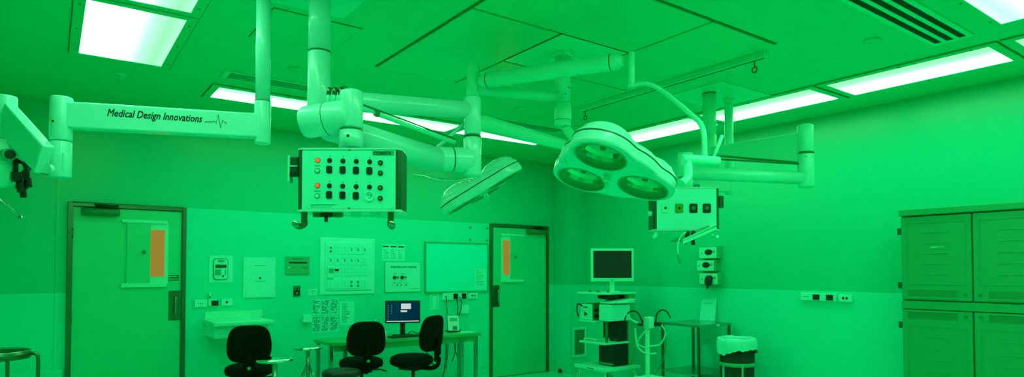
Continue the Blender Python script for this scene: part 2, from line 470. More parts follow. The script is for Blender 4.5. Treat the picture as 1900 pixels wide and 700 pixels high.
o = finish('door_notice', MB().mi(0).box((.975, YB-.0145, 1.393), (1.094, YB-.0115, 1.450)).mi(1).box((.98, YB-.0152, 1.404), (1.089, YB-.0140, 1.414)).box((.99, YB-.0152, 1.428), (1.08, YB-.0140, 1.441)), ['darkgreen', 'door'], Vector(d1.location)); o.parent = d1
door(2, 4.975, 6.025, (5.155, 5.56, 1.36, 2.0, 5.325, 5.555, 5.195, 5.312))
single('door_stop', MB().lathe([(.03, 0), (.028, .03), (.02, .05), (0, .052)], (6.09, 7.15, .001), 16), 'black', 'small black door stop on the floor right of the far door', 'door stop')

# ================================================================ back-wall fittings
def plate(name, x0, x1, z0, z1, d, m, label, cat, parent=None, y=YB, bevel=.003):
    mb = MB().box((x0, y-d, z0), (x1, y-.0004, z1))
    return single(name, mb, m, label, cat, bevel=bevel)
# intercom / alarm panel
t = thing('intercom_panel', 'white wall intercom with rounded outline and dark display, left above the sockets', 'intercom', (1.503, YB, 1.37))
part('backplate', MB().box((1.384, YB-.006, 1.368), (1.622, YB-.0004, 1.656)), 'white', t, .003)
def ybox(mb, x0, x1, z0, z1, ya, yb): return mb.box((x0, YB-yb, z0), (x1, YB-ya, z1))
pl = rrect(.148, .228, .03)
mb = MB().mi(1).prism(pl, .006, .012, A_BACK, (1.497, YB, 1.512)).mi(0).prism(rrect(.134, .214, .026), .008, .022, A_BACK, (1.497, YB, 1.512))
part('housing', mb, ['white', 'midgrey'], t)
part('display', ybox(MB(), 1.443, 1.552, 1.524, 1.560, .021, .024), 'darkgreen', t)
part('keypad', ybox(MB(), 1.438, 1.500, 1.447, 1.508, .021, .0235), 'grey', t)
part('speaker_grille', MB().box((1.467, YB-.0235, 1.585), (1.53, YB-.021, 1.612)), 'grey', t)
part('key_column', ybox(MB(), 1.535, 1.548, 1.45, 1.508, .021, .0235), 'grey', t)
part('button', MB().cyl((1.518, YB-.026, 1.437), (1.518, YB-.021, 1.437), .01, 12), 'black', t)

t = thing('access_panel', 'plain white square panel on the wall with a single black central lock', 'access panel', (1.896, YB, 1.196))
part('cover', MB().box((1.727, YB-.012, 1.198), (2.067, YB-.0004, 1.638)), 'white', t, .003)
part('lock', MB().cyl((1.902, YB-.018, 1.413), (1.902, YB-.011, 1.413), .012, 14), 'black', t)
mb = MB()
for x in (1.752, 2.04):
    for z in (1.22, 1.418, 1.615): mb.cyl((x, YB-.0145, z), (x, YB-.011, z), .005, 8)
mb.box((1.84, YB-.0128, 1.548), (1.96, YB-.0118, 1.553)).box((1.85, YB-.0128, 1.377), (1.965, YB-.0118, 1.382))
part('screws', mb, 'inksoft', t)

t = thing('alarm_panel', 'grey-green wall panel with one dark slot and small lamps', 'alarm panel', (2.315, YB, 1.45))
part('plate', MB().box((2.178, YB-.014, 1.452), (2.452, YB-.0004, 1.658)), 'grey', t, .004)
part('slot', MB().box((2.216, YB-.0165, 1.578), (2.421, YB-.0135, 1.596)), 'black', t)
part('caption', MB().box((2.25, YB-.0150, 1.625), (2.38, YB-.0135, 1.634)), 'midgrey', t)
part('lamp', MB().cyl((2.216, YB-.018, 1.53), (2.216, YB-.013, 1.53), .009, 12), 'enamel', t, label='pale round indicator lamp')
for x in (2.265, 2.371, 2.394, 2.418): part('lamp', MB().cyl((x, YB-.018, 1.53), (x, YB-.013, 1.53), .006, 10), 'black', t)

t = thing('wall_switch', 'small black switch plate under the grey-green alarm panel', 'switch', (2.31, YB, 1.2))
part('plate', MB().box((2.27, YB-.008, 1.197), (2.35, YB-.0004, 1.322)), 'midgrey', t, .002)
part('rocker', MB().box((2.274, YB-.012, 1.213), (2.346, YB-.007, 1.297)), 'black', t, .002)
part('button', MB().cyl((2.31, YB-.0145, 1.238), (2.31, YB-.011, 1.238), .011, 12).box((2.288, YB-.0135, 1.272), (2.302, YB-.011, 1.286)).box((2.318, YB-.0135, 1.272), (2.332, YB-.011, 1.286)), 'grey', t)

t = thing('wall_label', 'small pale label plate left of the lower corner of large switchboard', 'label', (2.5, YB, 1.2))
part('plate', MB().box((2.443, YB-.003, 1.208), (2.545, YB-.0004, 1.282)), 'white', t)
part('lettering', MB().box((2.46, YB-.0038, 1.255), (2.53, YB-.0028, 1.262)).box((2.488, YB-.0038, 1.222), (2.495, YB-.0028, 1.25)), 'inksoft', t)

# big switchboard
t = thing('switch_board', 'large pale switchboard with four rows of small switch plates', 'switchboard', (2.92, YB, 1.212))
part('backboard', MB().box((2.575, YB-.012, 1.212), (3.262, YB-.0004, 1.885)), 'white', t, .004)
part('door_panel', MB().box((2.632, YB-.022, 1.262), (3.21, YB-.0115, 1.835)), 'white', t, .003)
rows = [1.745, 1.615, 1.49, 1.335]; cols = [2.696, 2.782, 2.868, 2.953, 3.037, 3.12]
for j, z in enumerate(rows):
    for i, x in enumerate(cols):
        sp = part('switch_plate', MB().box((x-.037, YB-.027, z-.055), (x+.037, YB-.0215, z+.055)), 'paper', t, .002)
        mb = MB()
        if j == 0 and i == 0:
            mb.cyl((x, YB-.031, z+.022), (x, YB-.026, z+.022), .011, 10).cyl((x, YB-.031, z-.022), (x, YB-.026, z-.022), .011, 10); mm = 'black'
        elif (j == 0 and i >= 3) or (j == 1 and i < 5):
            mb.box((x-.004, YB-.033, z-.012), (x+.006, YB-.026, z+.016)).box((x-.02, YB-.0285, z+.018), (x-.012, YB-.026, z+.026)); mm = 'midgrey'
        elif j == 3 and i in (3, 4):
            for q in (-.022, .022):
                mb.cyl((x, YB-.030, z+q), (x, YB-.026, z+q), .014, 10)
            mm = 'midgrey'
        else:
            mb.box((x-.012, YB-.0282, z-.02), (x+.012, YB-.0265, z-.016)).box((x-.012, YB-.0282, z+.016), (x+.012, YB-.0265, z+.02)); mm = 'inksoft'
        part('switch', mb, mm, sp)
md = part('control_module', MB().box((2.652, YB-.045, 1.41), (2.735, YB-.0265, 1.545)), 'white', t, .003)
part('module_display', MB().box((2.668, YB-.047, 1.465), (2.728, YB-.0445, 1.52)), 'inksoft', md)
part('module_window', MB().box((2.748, YB-.031, 1.49), (2.795, YB-.0265, 1.515)), 'black', t)

# papers
def sheet(name, x0, x1, z0, z1, label, cat, lines, ink='inksoft', y=YB, d=.0012):
    t = thing(name, label, cat, ((x0+x1)/2, y, z0))
    part('sheet', MB().box((x0, y-d, z0), (x1, y-.0003, z1)), 'paper', t)
    mb = MB()
    for (a, b, c, e) in lines:
        mb.box((x0+a*(x1-x0), y-d-.0007, z0+c*(z1-z0)), (x0+b*(x1-x0), y-d+.0002, z0+e*(z1-z0)))
    part('print', mb, ink, t)
    return t
def dense(nr, seed, x0=.06, x1=.94):
    r = random.Random(seed); out = []
    for k in range(nr):
        z = .95-.9*k/nr
        a = x0
        while a < x1-.1:
            b = min(x1, a+r.uniform(.08, .35))
            if r.random() < .8: out.append((a, b, z-.5/nr, z))
            a = b+.05
    return out
for j in range(2):
    for i in range(3):
        x = 2.492+i*.107; z = .975-j*.20
        sheet('chart_sheet', x, x+.098, z, z+.185, ['topmost left', 'topmost middle', 'topmost right', 'lower left', 'lower middle', 'lower right'][j*3+i]+' dense dark table sheet of the six pinned left of desk', 'paper', dense(15, 5+j*3+i), 'ink')
sheet('notice_sheet', 2.82, 3.005, .845, 1.125, 'white typed list beside the six dark table sheets', 'paper', [(.15, .15+.3*(1+random.random()), .9-k*.06, .915-k*.06+.012) for k in range(14)])
tp = thing('notice_sheet', 'wide white notice with three headings above the operating light panel', 'paper', (3.52, YB, 1.62))
part('sheet', MB().box((3.362, YB-.0012, 1.622), (3.674, YB-.0003, 1.827)), 'paper', tp)
mb = MB()
for x in (3.37, 3.475, 3.58): mb.box((x, YB-.002, 1.788), (x+.08, YB-.0010, 1.806))
part('headings', mb, 'ink', tp)
mb = MB()
for x in (3.385, 3.48, 3.58):
    for k in range(5):
        mb.box((x, YB-.002, 1.75-k*.025), (x+random.uniform(.03, .075), YB-.0010, 1.757-k*.025))
part('body_text', mb, 'inksoft', tp)
# operating light control
t = thing('light_control_panel', 'square control panel with OPERATING LIGHT CONTROL heading above monitor', 'control panel', (3.65, YB, 1.22))
part('plate', MB().mi(1).box((3.396, YB-.006, 1.218), (3.900, YB-.0004, 1.608)).mi(0).box((3.403, YB-.010, 1.225), (3.893, YB-.005, 1.601)), ['white', 'grey'], t, .002)
tx = text('heading', 'OPERATING LIGHT CONTROL', .030, 'ink', None, (3.655-3.65, -.0102, 1.530-1.22), A_BACK, align='CENTER', bold=.0012, sx=.9); tx.parent = t
for k, x in enumerate((3.525, 3.63)):
    part('rotary_knob', MB().cyl((x, YB-.03, 1.41), (x, YB-.009, 1.41), .021, 18, .003), 'black', t)
    part('push_button', MB().cyl((x+.047, YB-.018, 1.412), (x+.047, YB-.009, 1.412), .013, 12), 'midgrey', t)
    tx = text('knob_caption', 'LIGHT %d' % (k+1), .015, 'ink', None, (x+.015-3.65, -.0102, 1.453-1.22), A_BACK, align='CENTER'); tx.parent = t
part('pilot_lamp', MB().cyl((3.513, YB-.016, 1.316), (3.513, YB-.009, 1.316), .013, 12), 'enamel', t)
for x in (3.567, 3.62, 3.69): part('push_button', MB().cyl((x, YB-.016, 1.313), (x, YB-.009, 1.313), .009, 10), 'midgrey', t)
part('caption_lines', MB().box((3.50, YB-.0108, 1.338), (3.62, YB-.0096, 1.343)).box((3.655, YB-.0108, 1.338), (3.735, YB-.0096, 1.343)).box((3.74, YB-.0108, 1.262), (3.875, YB-.0096, 1.267)), 'inksoft', t)

# whiteboard
t = thing('whiteboard', 'framed whiteboard beside the far door', 'whiteboard', (4.45, YB, 1.2))
part('surface', MB().box((3.97, YB-.012, 1.22), (4.93, YB-.0004, 1.86)), 'board', t)
f = .018
part('frame', MB().box((3.955, YB-.022, 1.203), (4.948, YB-.0006, 1.203+f)).box((3.955, YB-.022, 1.875-f), (4.948, YB-.0006, 1.875)).box((3.955, YB-.022, 1.203+f), (3.955+f, YB-.0006, 1.875-f)).box((4.948-f, YB-.022, 1.203+f), (4.948, YB-.0006, 1.875-f)), 'grey', t, .003)
sheet('notice_sheet', 4.72, 4.915, 1.235, 1.53, 'pale typed sheet stuck on the lower right of the whiteboard', 'paper', [(.15, .15+.6*random.random()+.1, .85-k*.07, .865-k*.07+.005) for k in range(10)], y=YB-.0122)
for k, (x, z) in enumerate(((4.657, 2.085), (4.93, 2.085), (4.657, 1.915), (4.93, 1.915))):
    single('wall_plug', MB().cyl((x, YB-.004, z), (x, YB+.0005, z), .012, 12), 'black', 'small black screw plug above the whiteboard, %s of the four' % ['upper left', 'upper right', 'lower left', 'lower right'][k], 'screw plug')
sheet('notice_sheet', 4.04, 4.17, .985, 1.185, 'narrow pale checklist card under the whiteboard left corner', 'paper', [(.12, .25, .85-k*.08, .88-k*.08) for k in range(10)]+[(.75, .88, .85-k*.08, .88-k*.08) for k in range(10)]+[(.25, .75, .9, .93)])
single('wall_box', MB().box((4.505, YB-.03, .912), (4.625, YB-.0004, 1.025)), 'white', 'small blank white box on wall under the sockets right of the far chair', 'wall box', bevel=.004)
single('wall_box', MB().box((2.375, YB-.045, .90), (2.475, YB-.0004, .985)), 'white', 'small white box on wall left of the six dark sheets', 'wall box', bevel=.004)

def socket_strip(label, x0, x1, z0, z1, items, wall='back', d=.022):
    """items: list of (centre, kind)"""
    if wall == 'back':
        loc = ((x0+x1)/2, YB, z0); A = A_BACK; org = Vector((x0, YB, z0))
    else:
        loc = (XR, (x0+x1)/2, z0); A = A_RIGHT; org = Vector((XR, x1, z0))
    t = thing('wall_socket', label, 'wall socket', loc)
    W = x1-x0; Hh = z1-z0
    def bx(mb, a, b, c, e, ya, yb):
        mb.prism([(a, c), (b, c), (b, e), (a, e)], ya, yb, A, org); return mb
    part('faceplate', bx(MB(), 0, W, 0, Hh, .0004, d), 'white', t, .003)
    for c, kind in items:
        x = c*W
        if kind == 'black': part('black_socket', bx(MB(), x-.034, x+.034, .01, Hh-.012, d-.001, d+.012), 'black', t, .003); 
        if kind == 'pins':
            mb = MB()
            for q in (-.02, 0, .02): bx(mb, x+q-.004, x+q+.004, Hh/2-.005, Hh/2+.005, d-.001, d+.001)
            part('pin_holes', mb, 'ink', t)
        if kind == 'dot': part('outlet', MB().lathe([(.012, d-.001), (.012, d+.004), (0, d+.004)], org+A @ Vector((x, Hh/2, 0)), 12, A), 'black', t)
    return t
socket_strip('white double socket plate left of the white door phone', 1.245, 1.372, 1.112, 1.19, [(.45, 'pins')])
socket_strip('white socket with a black plug right of the door phone', 1.405, 1.47, 1.112, 1.19, [(.58, 'black')])
socket_strip('white data plate with one dark outlet, above shelf', 1.506, 1.618, 1.12, 1.195, [(.48, 'dot')])
t = thing('door_phone', 'small white upright phone handset over the sockets left of shelf', 'phone', (1.4, YB, 1.12))
part('body', MB().box((1.376, YB-.045, 1.122), (1.402, YB-.0006, 1.262)), 'enamel2', t, .006)
part('eye', MB().cyl((1.389, YB-.05, 1.215), (1.389, YB-.044, 1.215), .008, 10), 'black', t)
socket_strip('wide white socket strip with two black plugs under the whiteboard', 4.215, 4.60, 1.105, 1.2, [(.15, 'pins'), (.52, 'black'), (.86, 'black')])
socket_strip('white data plate with two dark outlets right end under the whiteboard', 4.622, 4.77, 1.115, 1.195, [(.38, 'dot'), (.66, 'dot')])
def cable(name, pts, r, m, label, sub=6):
    # smooth through points (Catmull-Rom)
    P = [Vector(p) for p in pts]; out = []
    for i in range(len(P)-1):
        p0, p1, p2, p3 = P[max(i-1, 0)], P[i], P[i+1], P[min(i+2, len(P)-1)]
        for k in range(sub):
            t = k/sub
            out.append(.5*((2*p1)+(-p0+p2)*t+(2*p0-5*p1+4*p2-p3)*t*t+(-p0+3*p1-3*p2+p3)*t**3))
    out.append(P[-1])
    return out
def cab(pts, r, m, label):
    return single('cable', MB().tube(cable('', pts, r, m, label), r, 8), m, label, 'cable')
cab([(4.27, YB-.025, 1.155), (4.28, YB-.03, 1.0), (4.285, YB-.03, .8), (4.29, YB-.04, .5), (4.25, YB-.06, .2)], .005, 'black', 'thin black cable hanging from left end of the socket strip')
cab([(4.42, YB-.035, 1.14), (4.43, YB-.05, 1.05), (4.41, YB-.08, .92), (4.36, YB-.10, .70), (4.38, YB-.08, .45), (4.33, YB-.08, .3)], .006, 'black', 'black cable hanging straight from the first black plug')
cab([(4.47, YB-.035, 1.15), (4.49, YB-.055, 1.05), (4.43, YB-.09, .90), (4.38, YB-.10, .72), (4.34, YB-.12, .5), (4.40, YB-.1, .35)], .006, 'black', 'black cable curving out beside the white desk reader')

# wall shelf counter
t = thing('wall_shelf', 'pale wall-mounted counter with boxed drawer under it beside the first door', 'shelf', (1.6, YB, .82))
part('worktop', MB().box((1.325, 6.76, .945), (1.90, YB-.0004, .985)), 'enamel2', t, .008)
part('splashback', MB().box((1.345, YB-.03, .985), (1.93, YB-.0004, 1.06)), 'enamel2', t, .003)
part('drawer_box', MB().box((1.345, 6.84, .82), (1.86, YB-.0004, .945)), 'white', t, .004)

# air grille on the corner column
t = thing('air_grille', 'square return air grille low on the corner column', 'air grille', (6.21, 6.95, .25))
f = .035; a0, a1, z0, z1 = 6.155, 6.425, .235, .665; yy = 6.95
part('frame', MB().box((a0, yy-.012, z0), (a1, yy-.0004, z0+f)).box((a0, yy-.012, z1-f), (a1, yy-.0004, z1)).box((a0, yy-.012, z0+f), (a0+f, yy-.0004, z1-f)).box((a1-f, yy-.012, z0+f), (a1, yy-.0004, z1-f)), 'white', t, .002)
mb = MB()
for k in range(18):
    z = z0+f+.004+k*.0195; mb.box((a0+f, yy-.008, z), (a1-f, yy-.001, z+.008))
part('louvres', mb, 'grey', t)
part('filter', MB().box((a0+f, yy-.003, z0+f), (a1-f, yy-.0006, z1-f)), 'gap', t)

# ================================================================ right wall fittings
socket_strip('long white socket strip with two black sockets on the right wall', 3.262, 3.632, 1.185, 1.262, [(.16, 'pins'), (.46, 'black'), (.84, 'black')], 'right', .03)
socket_strip('short white data plate right of the long socket strip', 3.105, 3.232, 1.185, 1.258, [(.36, 'dot'), (.64, 'dot')], 'right', .03)
for k, (y0, y1, z0, z1) in enumerate(((4.62, 4.87, 1.645, 1.785), (4.66, 4.905, 1.495, 1.63), (4.61, 4.87, 1.335, 1.475))):
    t = thing('glove_box', ['top', 'middle', 'bottom'][k]+' glove box of the three stacked on the right wall'+['', '', ', a dark glove hanging out'][k], 'glove box', (XR-.05, (y0+y1)/2, z0), group='glove boxes on the right wall')
    part('holder', MB().box((XR-.10, y0-.012, z0-.006), (XR-.0004, y0, z1)).box((XR-.10, y0, z0-.006), (XR-.0004, y1, z0)).box((XR-.02, y0, z0), (XR-.0004, y1, z1)), 'grey', t)
    part('carton', MB().box((XR-.095, y0+.002, z0+.001), (XR-.02, y1, z1-.012)), 'enamel2', t, .002)
    yc = (y0+y1)/2-.01; zc = (z0+z1)/2
    A = A_RIGHT
    part('opening', MB().prism([(.055*math.cos(a), .034*math.sin(a)) for a in [2*PI*i/24 for i in range(24)]], 0, .003, A, (XR-.095, yc, zc)), 'black', t)
    part('printed_mark', MB().cyl((XR-.0965, yc-.075, zc+.005), (XR-.0945, yc-.075, zc+.005), .018, 12).cyl((XR-.0965, yc+.10, zc-.01), (XR-.0945, yc+.10, zc-.01), .010, 12), 'grey', t)
    if k == 2:
        def fn(x, y, z): return (x*(1+.5*max(0, z)/.06), y, z)
        mb = MB().sup((XR-.115, yc-.005, zc-.035), (.022, .052, .062), .9, 20, 12).cyl((XR-.12, yc+.01, zc-.125), (XR-.115, yc, zc-.06), .012, 10)
        part('glove', mb, 'black', t, label='dark glove pulled half out')

# ================================================================ storage cupboard
Xc = 5.95; ya, yb_, yc = 1.40, 2.455, 1.93
t = thing('storage_cupboard', 'tall green resin cupboard with four ribbed doors at the right edge', 'cupboard', (6.2, yc, 0))
part('lid', MB().box((Xc-.015, ya-.01, 1.965), (6.42, yb_+.01, 2.022)), 'cabinet', t, .008)
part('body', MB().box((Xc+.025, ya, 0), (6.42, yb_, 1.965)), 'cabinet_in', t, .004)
def cdoor(y0, y1, z0, z1, top, hs):
    # raised rim, inset ribbed field and a pull recess
    mb = MB(); x = Xc
    hz = (z0+.015, z0+.085) if top else (z1-.075, z1-.005)
    d = part('door', MB().box((x, y0, z0), (x+.024, y1, z1)), 'cabinet', t, .005)
    fy0, fy1 = y0+.04, y1-.04
    fz0, fz1 = (z0+.13, z1-.05) if top else (z0+.05, z1-.13)
    b = .006
    part('door_rim', MB().box((x-.003, fy0, fz0), (x+.001, fy0+b, fz1)).box((x-.003, fy1-b, fz0), (x+.001, fy1, fz1)).box((x-.003, fy0+b, fz1-b), (x+.001, fy1-b, fz1)).box((x-.003, fy0+b, fz0), (x+.001, fy1-b, fz0+b)), 'cabinet', d, .001)
    mb = MB(); n = max(3, int((fz1-fz0)/.085))
    for k in range(1, n): 
        zz = fz0+(fz1-fz0)*k/n; mb.box((x-.0025, fy0+.12, zz-.005), (x+.001, fy1-.12, zz+.005))
    part('ribs', mb, 'cabinet', d, .001)
    ry0, ry1 = (y0+.10, y1-.045) if hs else (y0+.045, y1-.10)
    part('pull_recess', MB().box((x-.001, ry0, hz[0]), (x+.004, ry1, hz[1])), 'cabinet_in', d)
    part('pull_lip', MB().box((x-.007, ry0, hz[0]-.004 if top else hz[1]-.012), (x+.002, ry1, hz[0]+.012 if top else hz[1]+.004)).box((x-.004, ry0-.008, hz[0]), (x+.002, ry0, hz[1])).box((x-.004, ry1, hz[0]), (x+.002, ry1+.008, hz[1])), 'cabinet', d, .001)
    ly = y0+.045 if hs else y1-.045
    part('lock', MB().cyl((x-.004, ly, (hz[0]+hz[1])/2), (x+.002, ly, (hz[0]+hz[1])/2), .014, 14), 'midgrey', d)
for top, z0, z1 in ((True, 1.25, 1.955), (False, .42, 1.165)):
    cdoor(yc+.006, yb_-.004, z0, z1, top, True)
    cdoor(ya+.004, yc-.006, z0, z1, top, False)
cdoor(yc+.006, yb_-.004, .03, .41, False, True); cdoor(ya+.004, yc-.006, .03, .41, False, False)
part('middle_rail', MB().box((Xc-.002, ya, 1.172), (Xc+.03, yb_, 1.240)), 'cabinet', t, .003)
tx = MB().box((Xc-.0035, 2.17, 1.688), (Xc+.001, 2.225, 1.696)).box((Xc-.0035, 2.12, 1.690), (Xc+.001, 2.165, 1.694))
part('badge', tx, 'enamel2', t)
for z in (1.835, 1.37, 1.03):
    part('hinge', MB().box((Xc+.0, yb_-.004, z-.028), (Xc+.03, yb_+.028, z+.028)), 'darkgreen', t, .004)

# ================================================================ pendants
CR = Vector((0.808, -0.590, 0)); CFW = Vector((0.589, .807, 0))     # right / away directions of the pendant heads
def mount_plate(x0, x1, y0, y1, label):
    single('mounting_plate', MB().box((x0, y0, H-.006), (x1, y1, H-.0005)), 'plate', label, 'mounting plate', bevel=.002)
mount_plate(.75, 1.49, 3.26, 3.86, 'pale square ceiling plate above the two left drop poles')
mount_plate(4.57, 5.31, 3.26, 3.86, 'pale square ceiling plate above the two right drop poles')

def box_arm(mb, a, b, w, h, inset=0):
    a = Vector(a); b = Vector(b); d = (b-a); d.z = 0; d.normalize(); s = Vector((-d.y, d.x, 0))*w/2
    z = Vector((0, 0, h/2))
    mb.hexa([a-s-z, a+s-z, b+s-z, b-s-z], [a-s+z, a+s+z, b+s+z, b-s+z]); return mb

# left light arm pendant with lettering
def screw(mb, c, r, n=8, d=(0, 0, 1)): 
    c = Vector(c); d = Vector(d).normalized(); return mb.cyl(c-d*.003, c+d*.003, r, n)
pA = (.943, 3.62); cA = (.044, 3.910)
t = thing('ceiling_boom', 'thin drop pole with a white lettered box arm and column at the left', 'ceiling arm', (pA[0], pA[1], 2.19))
part('drop_pole', MB().cyl((*pA, 2.43), (*pA, H-.006), .039, 28), 'enamel', t)
part('pole_sleeve', MB().cyl((*pA, 2.195), (*pA, 2.43), .043, 28, .006), 'enamel', t)
part('pole_ring', MB().cyl((*pA, 2.430), (*pA, 2.434), .0435, 28), 'grey', t)
part('cover_flange', MB().lathe([(.075, H-.006), (.075, H-.02), (.04, H-.06)], (*pA, 0), 28), 'enamel', t)
mb = MB(); box_arm(mb, (pA[0]-.02, pA[1]+.007, 2.29), (cA[0]+.02, cA[1]-.007, 2.28), .075, .132)
arm = part('box_arm', mb, 'enamel', t, .008)
dv = (Vector((*pA, 0))-Vector((*cA, 0))).normalized(); nv = Vector((dv.y, -dv.x, 0))
At = Matrix((dv, Vector((0, 0, 1)), nv)).transposed()
L0 = Vector((cA[0], cA[1], 0))+nv*.0378
# text start along the arm
ls = L0+dv*.207+Vector((0, 0, 2.284))-Vector(t.location)
tx = text('arm_lettering', 'Medical Design Innovations', .054, 'ink', None, ls, At, shear=.28, sx=.735, bold=.0016); tx.parent = arm
ecg = [(0, 0), (.012, .002), (.02, .006), (.026, -.008), (.036, .040), (.048, -.030), (.058, .012), (.066, -.002), (.070, .008), (.078, -.006)]
off = L0+dv*.690+Vector((0, 0, 2.290))
part('pulse_line', MB().tube([off+dv*a+Vector((0, 0, b)) for a, b in [(-.03, -.002)]+ecg], .0017, 6), 'ink', arm)
part('column', MB().cyl((*cA, 2.15), (*cA, 2.372), .050, 32, .008), 'enamel', t)
part('lower_sleeve', MB().cyl((*cA, 1.965), (*cA, 2.146), .049, 32, .005), 'enamel', t)
mb = MB(); fr = Vector((-.05, -1, 0)).normalized()
screw(mb, Vector((*cA, 2.24))+Vector((-.034, -.038, 0)), .005, 8, (-.6, -.7, 0))
part('screw', mb, 'black', t)
b0 = Vector((*cA, 0))+Vector((.012, -.0485, 0))
part('brake_slot', MB().box((b0.x-.004, b0.y-.003, 2.0), (b0.x+.004, b0.y+.004, 2.085)), 'enamel2', t)

# spring arm going left from the column, with the microscope head at its end
u0 = Vector((-.020, 3.862, 2.041)); u1 = Vector((-.188, 4.26, 2.30))
mb = MB(); d = (u1-u0).normalized(); s = Vector((-d.y, d.x, 0)).normalized()*.028; upv = s.normalized().cross(d); upv = upv if upv.z > 0 else -upv
h0, h1 = .075, .06
def q(c, sg, up): return c+s*sg+upv*up
sp = part('spring_arm', MB().hexa([q(u0, -1, -.075), q(u0, 1, -.075), q(u1, 1, -.085), q(u1, -1, -.085)], [q(u0, -1, .075), q(u0, 1, .075), q(u1, 1, .085), q(u1, -1, .085)]), 'enamel', t, .008)
part('arm_joint', MB().cyl((cA[0]-.02, cA[1]-.01, 2.0), (cA[0]-.055, cA[1]-.04, 2.0), .025, 16), 'enamel', t)
part('end_bracket', MB().cyl(u1+Vector((-.005, .03, -.11)), u1+Vector((-.005, .03, .125)), .052, 24, .01), 'enamel', t)
hd = Vector((-.195, 4.20, 2.100))
m_ = thing('microscope', 'white microscope head with black connectors hanging at the left picture edge', 'microscope', tuple(hd+Vector((0, 0, -.35))))
hx, hy, hz = hd
part('housing', MB().sup((hx-.005, hy, hz-.02), (.062, .062, .085), .7, 28, 14).cyl((hx, hy, hz), (hx, hy, hz+.075), .035, 20), 'enamel', m_)
part('lens_tube', MB().cyl((hx+.01, hy-.04, hz-.01), (hx+.03, hy-.10, hz-.012), .032, 20, .004), 'grey', m_)
part('eyepiece', MB().cyl((hx+.03, hy-.098, hz-.012), (hx+.034, hy-.112, hz-.012), .022, 18), 'black', m_)
part('lower_block', MB().hexa([(hx-.09, hy-.05, hz-.2), (hx+.045, hy-.05, hz-.16), (hx+.045, hy+.04, hz-.16), (hx-.09, hy+.04, hz-.2)], [(hx-.09, hy-.05, hz-.06), (hx+.06, hy-.05, hz-.05), (hx+.06, hy+.04, hz-.05), (hx-.09, hy+.04, hz-.06)]), 'enamel2', m_, .02)
for (dx, dz, r_) in ((.075, -.20, .022), (.105, -.17, .02), (.055, -.145, .026), (.085, -.225, .018)):
    part('connector', MB().cyl((hx+dx, hy-.07, hz+dz+.05), (hx+dx+.004, hy-.07, hz+dz), r_*.8, 12, .003).cyl((hx+dx, hy-.07, hz+dz+.10), (hx+dx, hy-.07, hz+dz+.05), r_*.45, 10), 'black', m_)
for k in range(3):
    part('hose', MB().tube(cable('', [(hx+.045, hy-.05, hz-.02-.012*k), (hx+.085+.01*k, hy-.07, hz-.05), (hx+.10-.015*k, hy-.07, hz-.12), (hx+.10-.02*k, hy-.07, hz-.18)], 0, 0, ''), .007, 8), 'black', m_)
part('pointer', MB().tube([(hx+.10, hy-.07, hz-.07), (hx+.15, hy-.07, hz-.075), (hx+.165, hy-.07, hz-.078), (hx+.205, hy-.07, hz-.095)], [.006, .006, .018, .003], 10), 'black', m_)
part('handle_rod', MB().cyl((hx-.08, hy-.06, hz-.17), (hx+.08, hy-.06, hz-.33), .008, 10).cyl((hx+.074, hy-.06, hz-.324), (hx+.088, hy-.06, hz-.338), .010, 10), 'steel', m_)

# service pendant (left): pole, upper beam, column, spring arm, hub, head column
def tubearm(mb, a, b, ra, rb, n=28):
    return mb.tube([a, b], [ra, rb], n)
pB = (1.205, 3.47); c3 = (2.028, 3.176); c2 = (1.150, 2.866)
t = thing('service_pendant', 'thick left drop pole with folded white tube arms carrying a service box', 'ceiling arm', (pB[0], pB[1], 2.05))
part('drop_pole', MB().cyl((*pB, 2.72), (*pB, H-.006), .060, 36), 'enamel', t)
part('pole_ring', MB().cyl((*pB, 2.712), (*pB, 2.72), .061, 36), 'gap', t)
part('pole_sleeve', MB().cyl((*pB, 2.34), (*pB, 2.712), .063, 36, .006), 'enamel', t)
part('cover_flange', MB().lathe([(.11, H-.006), (.11, H-.02), (.06, H-.08)], (*pB, 0), 32), 'enamel', t)
mb = MB(); tubearm(mb, (pB[0]+.03, pB[1]-.01, 2.452), (c3[0]-.02, c3[1]+.008, 2.452), .057, .052)
part('upper_beam', mb, 'enamel', t)
cc = part('elbow_column', MB().cyl((*c3, 2.30), (*c3, 2.53), .050, 32, .012), 'enamel', t)
part('column_ring', MB().cyl((*c3, 2.292), (*c3, 2.30), .0505, 32), 'gap', cc)
part('lower_column', MB().cyl((*c3, 2.055), (*c3, 2.292), .053, 32, .014), 'enamel', t)
e0 = Vector((1.80, 3.235, 2.145)); e1 = Vector((c3[0], c3[1], 2.155))
part('lower_elbow', MB().cyl(e0, e1, .072, 32, .02), 'enamel', t)
em = e0+(e1-e0)*.45
part('elbow_ring', MB().cyl(em, em+(e1-e0)*.03, .0727, 32), 'gap', t)
h0 = Vector((.975, 3.035, 2.205)); h1 = Vector((c2[0], c2[1], 2.235))
part('hub', MB().cyl(h0, h1, .076, 36, .022), 'enamel', t)
hm = h0+(h1-h0)*.50
part('hub_ring', MB().cyl(hm, hm+(h1-h0)*.015, .0767, 36), 'gap', t)
mb = MB(); tubearm(mb, hm+Vector((.02, .03, -.03)), e0+Vector((.05, 0, -.005)), .066, .070)
part('spring_arm', mb, 'enamel', t)
s0 = Vector((1.19, 2.93, 2.30)); s1 = Vector((1.90, 3.17, 2.245))
gs = part('gas_strut', MB().cyl(s0+(s1-s0)*.2, s1, .013, 14).cyl(s0, s0+(s1-s0)*.2, .006, 10), 'enamel2', t)
part('strut_rod', MB().cyl(s0+Vector((0, 0, .02)), s1+Vector((0, 0, .02)), .005, 8), 'gap', gs)
part('strut_joint', MB().cyl(s0+(s1-s0)*.185, s0+(s1-s0)*.205, .017, 12), 'midgrey', gs)
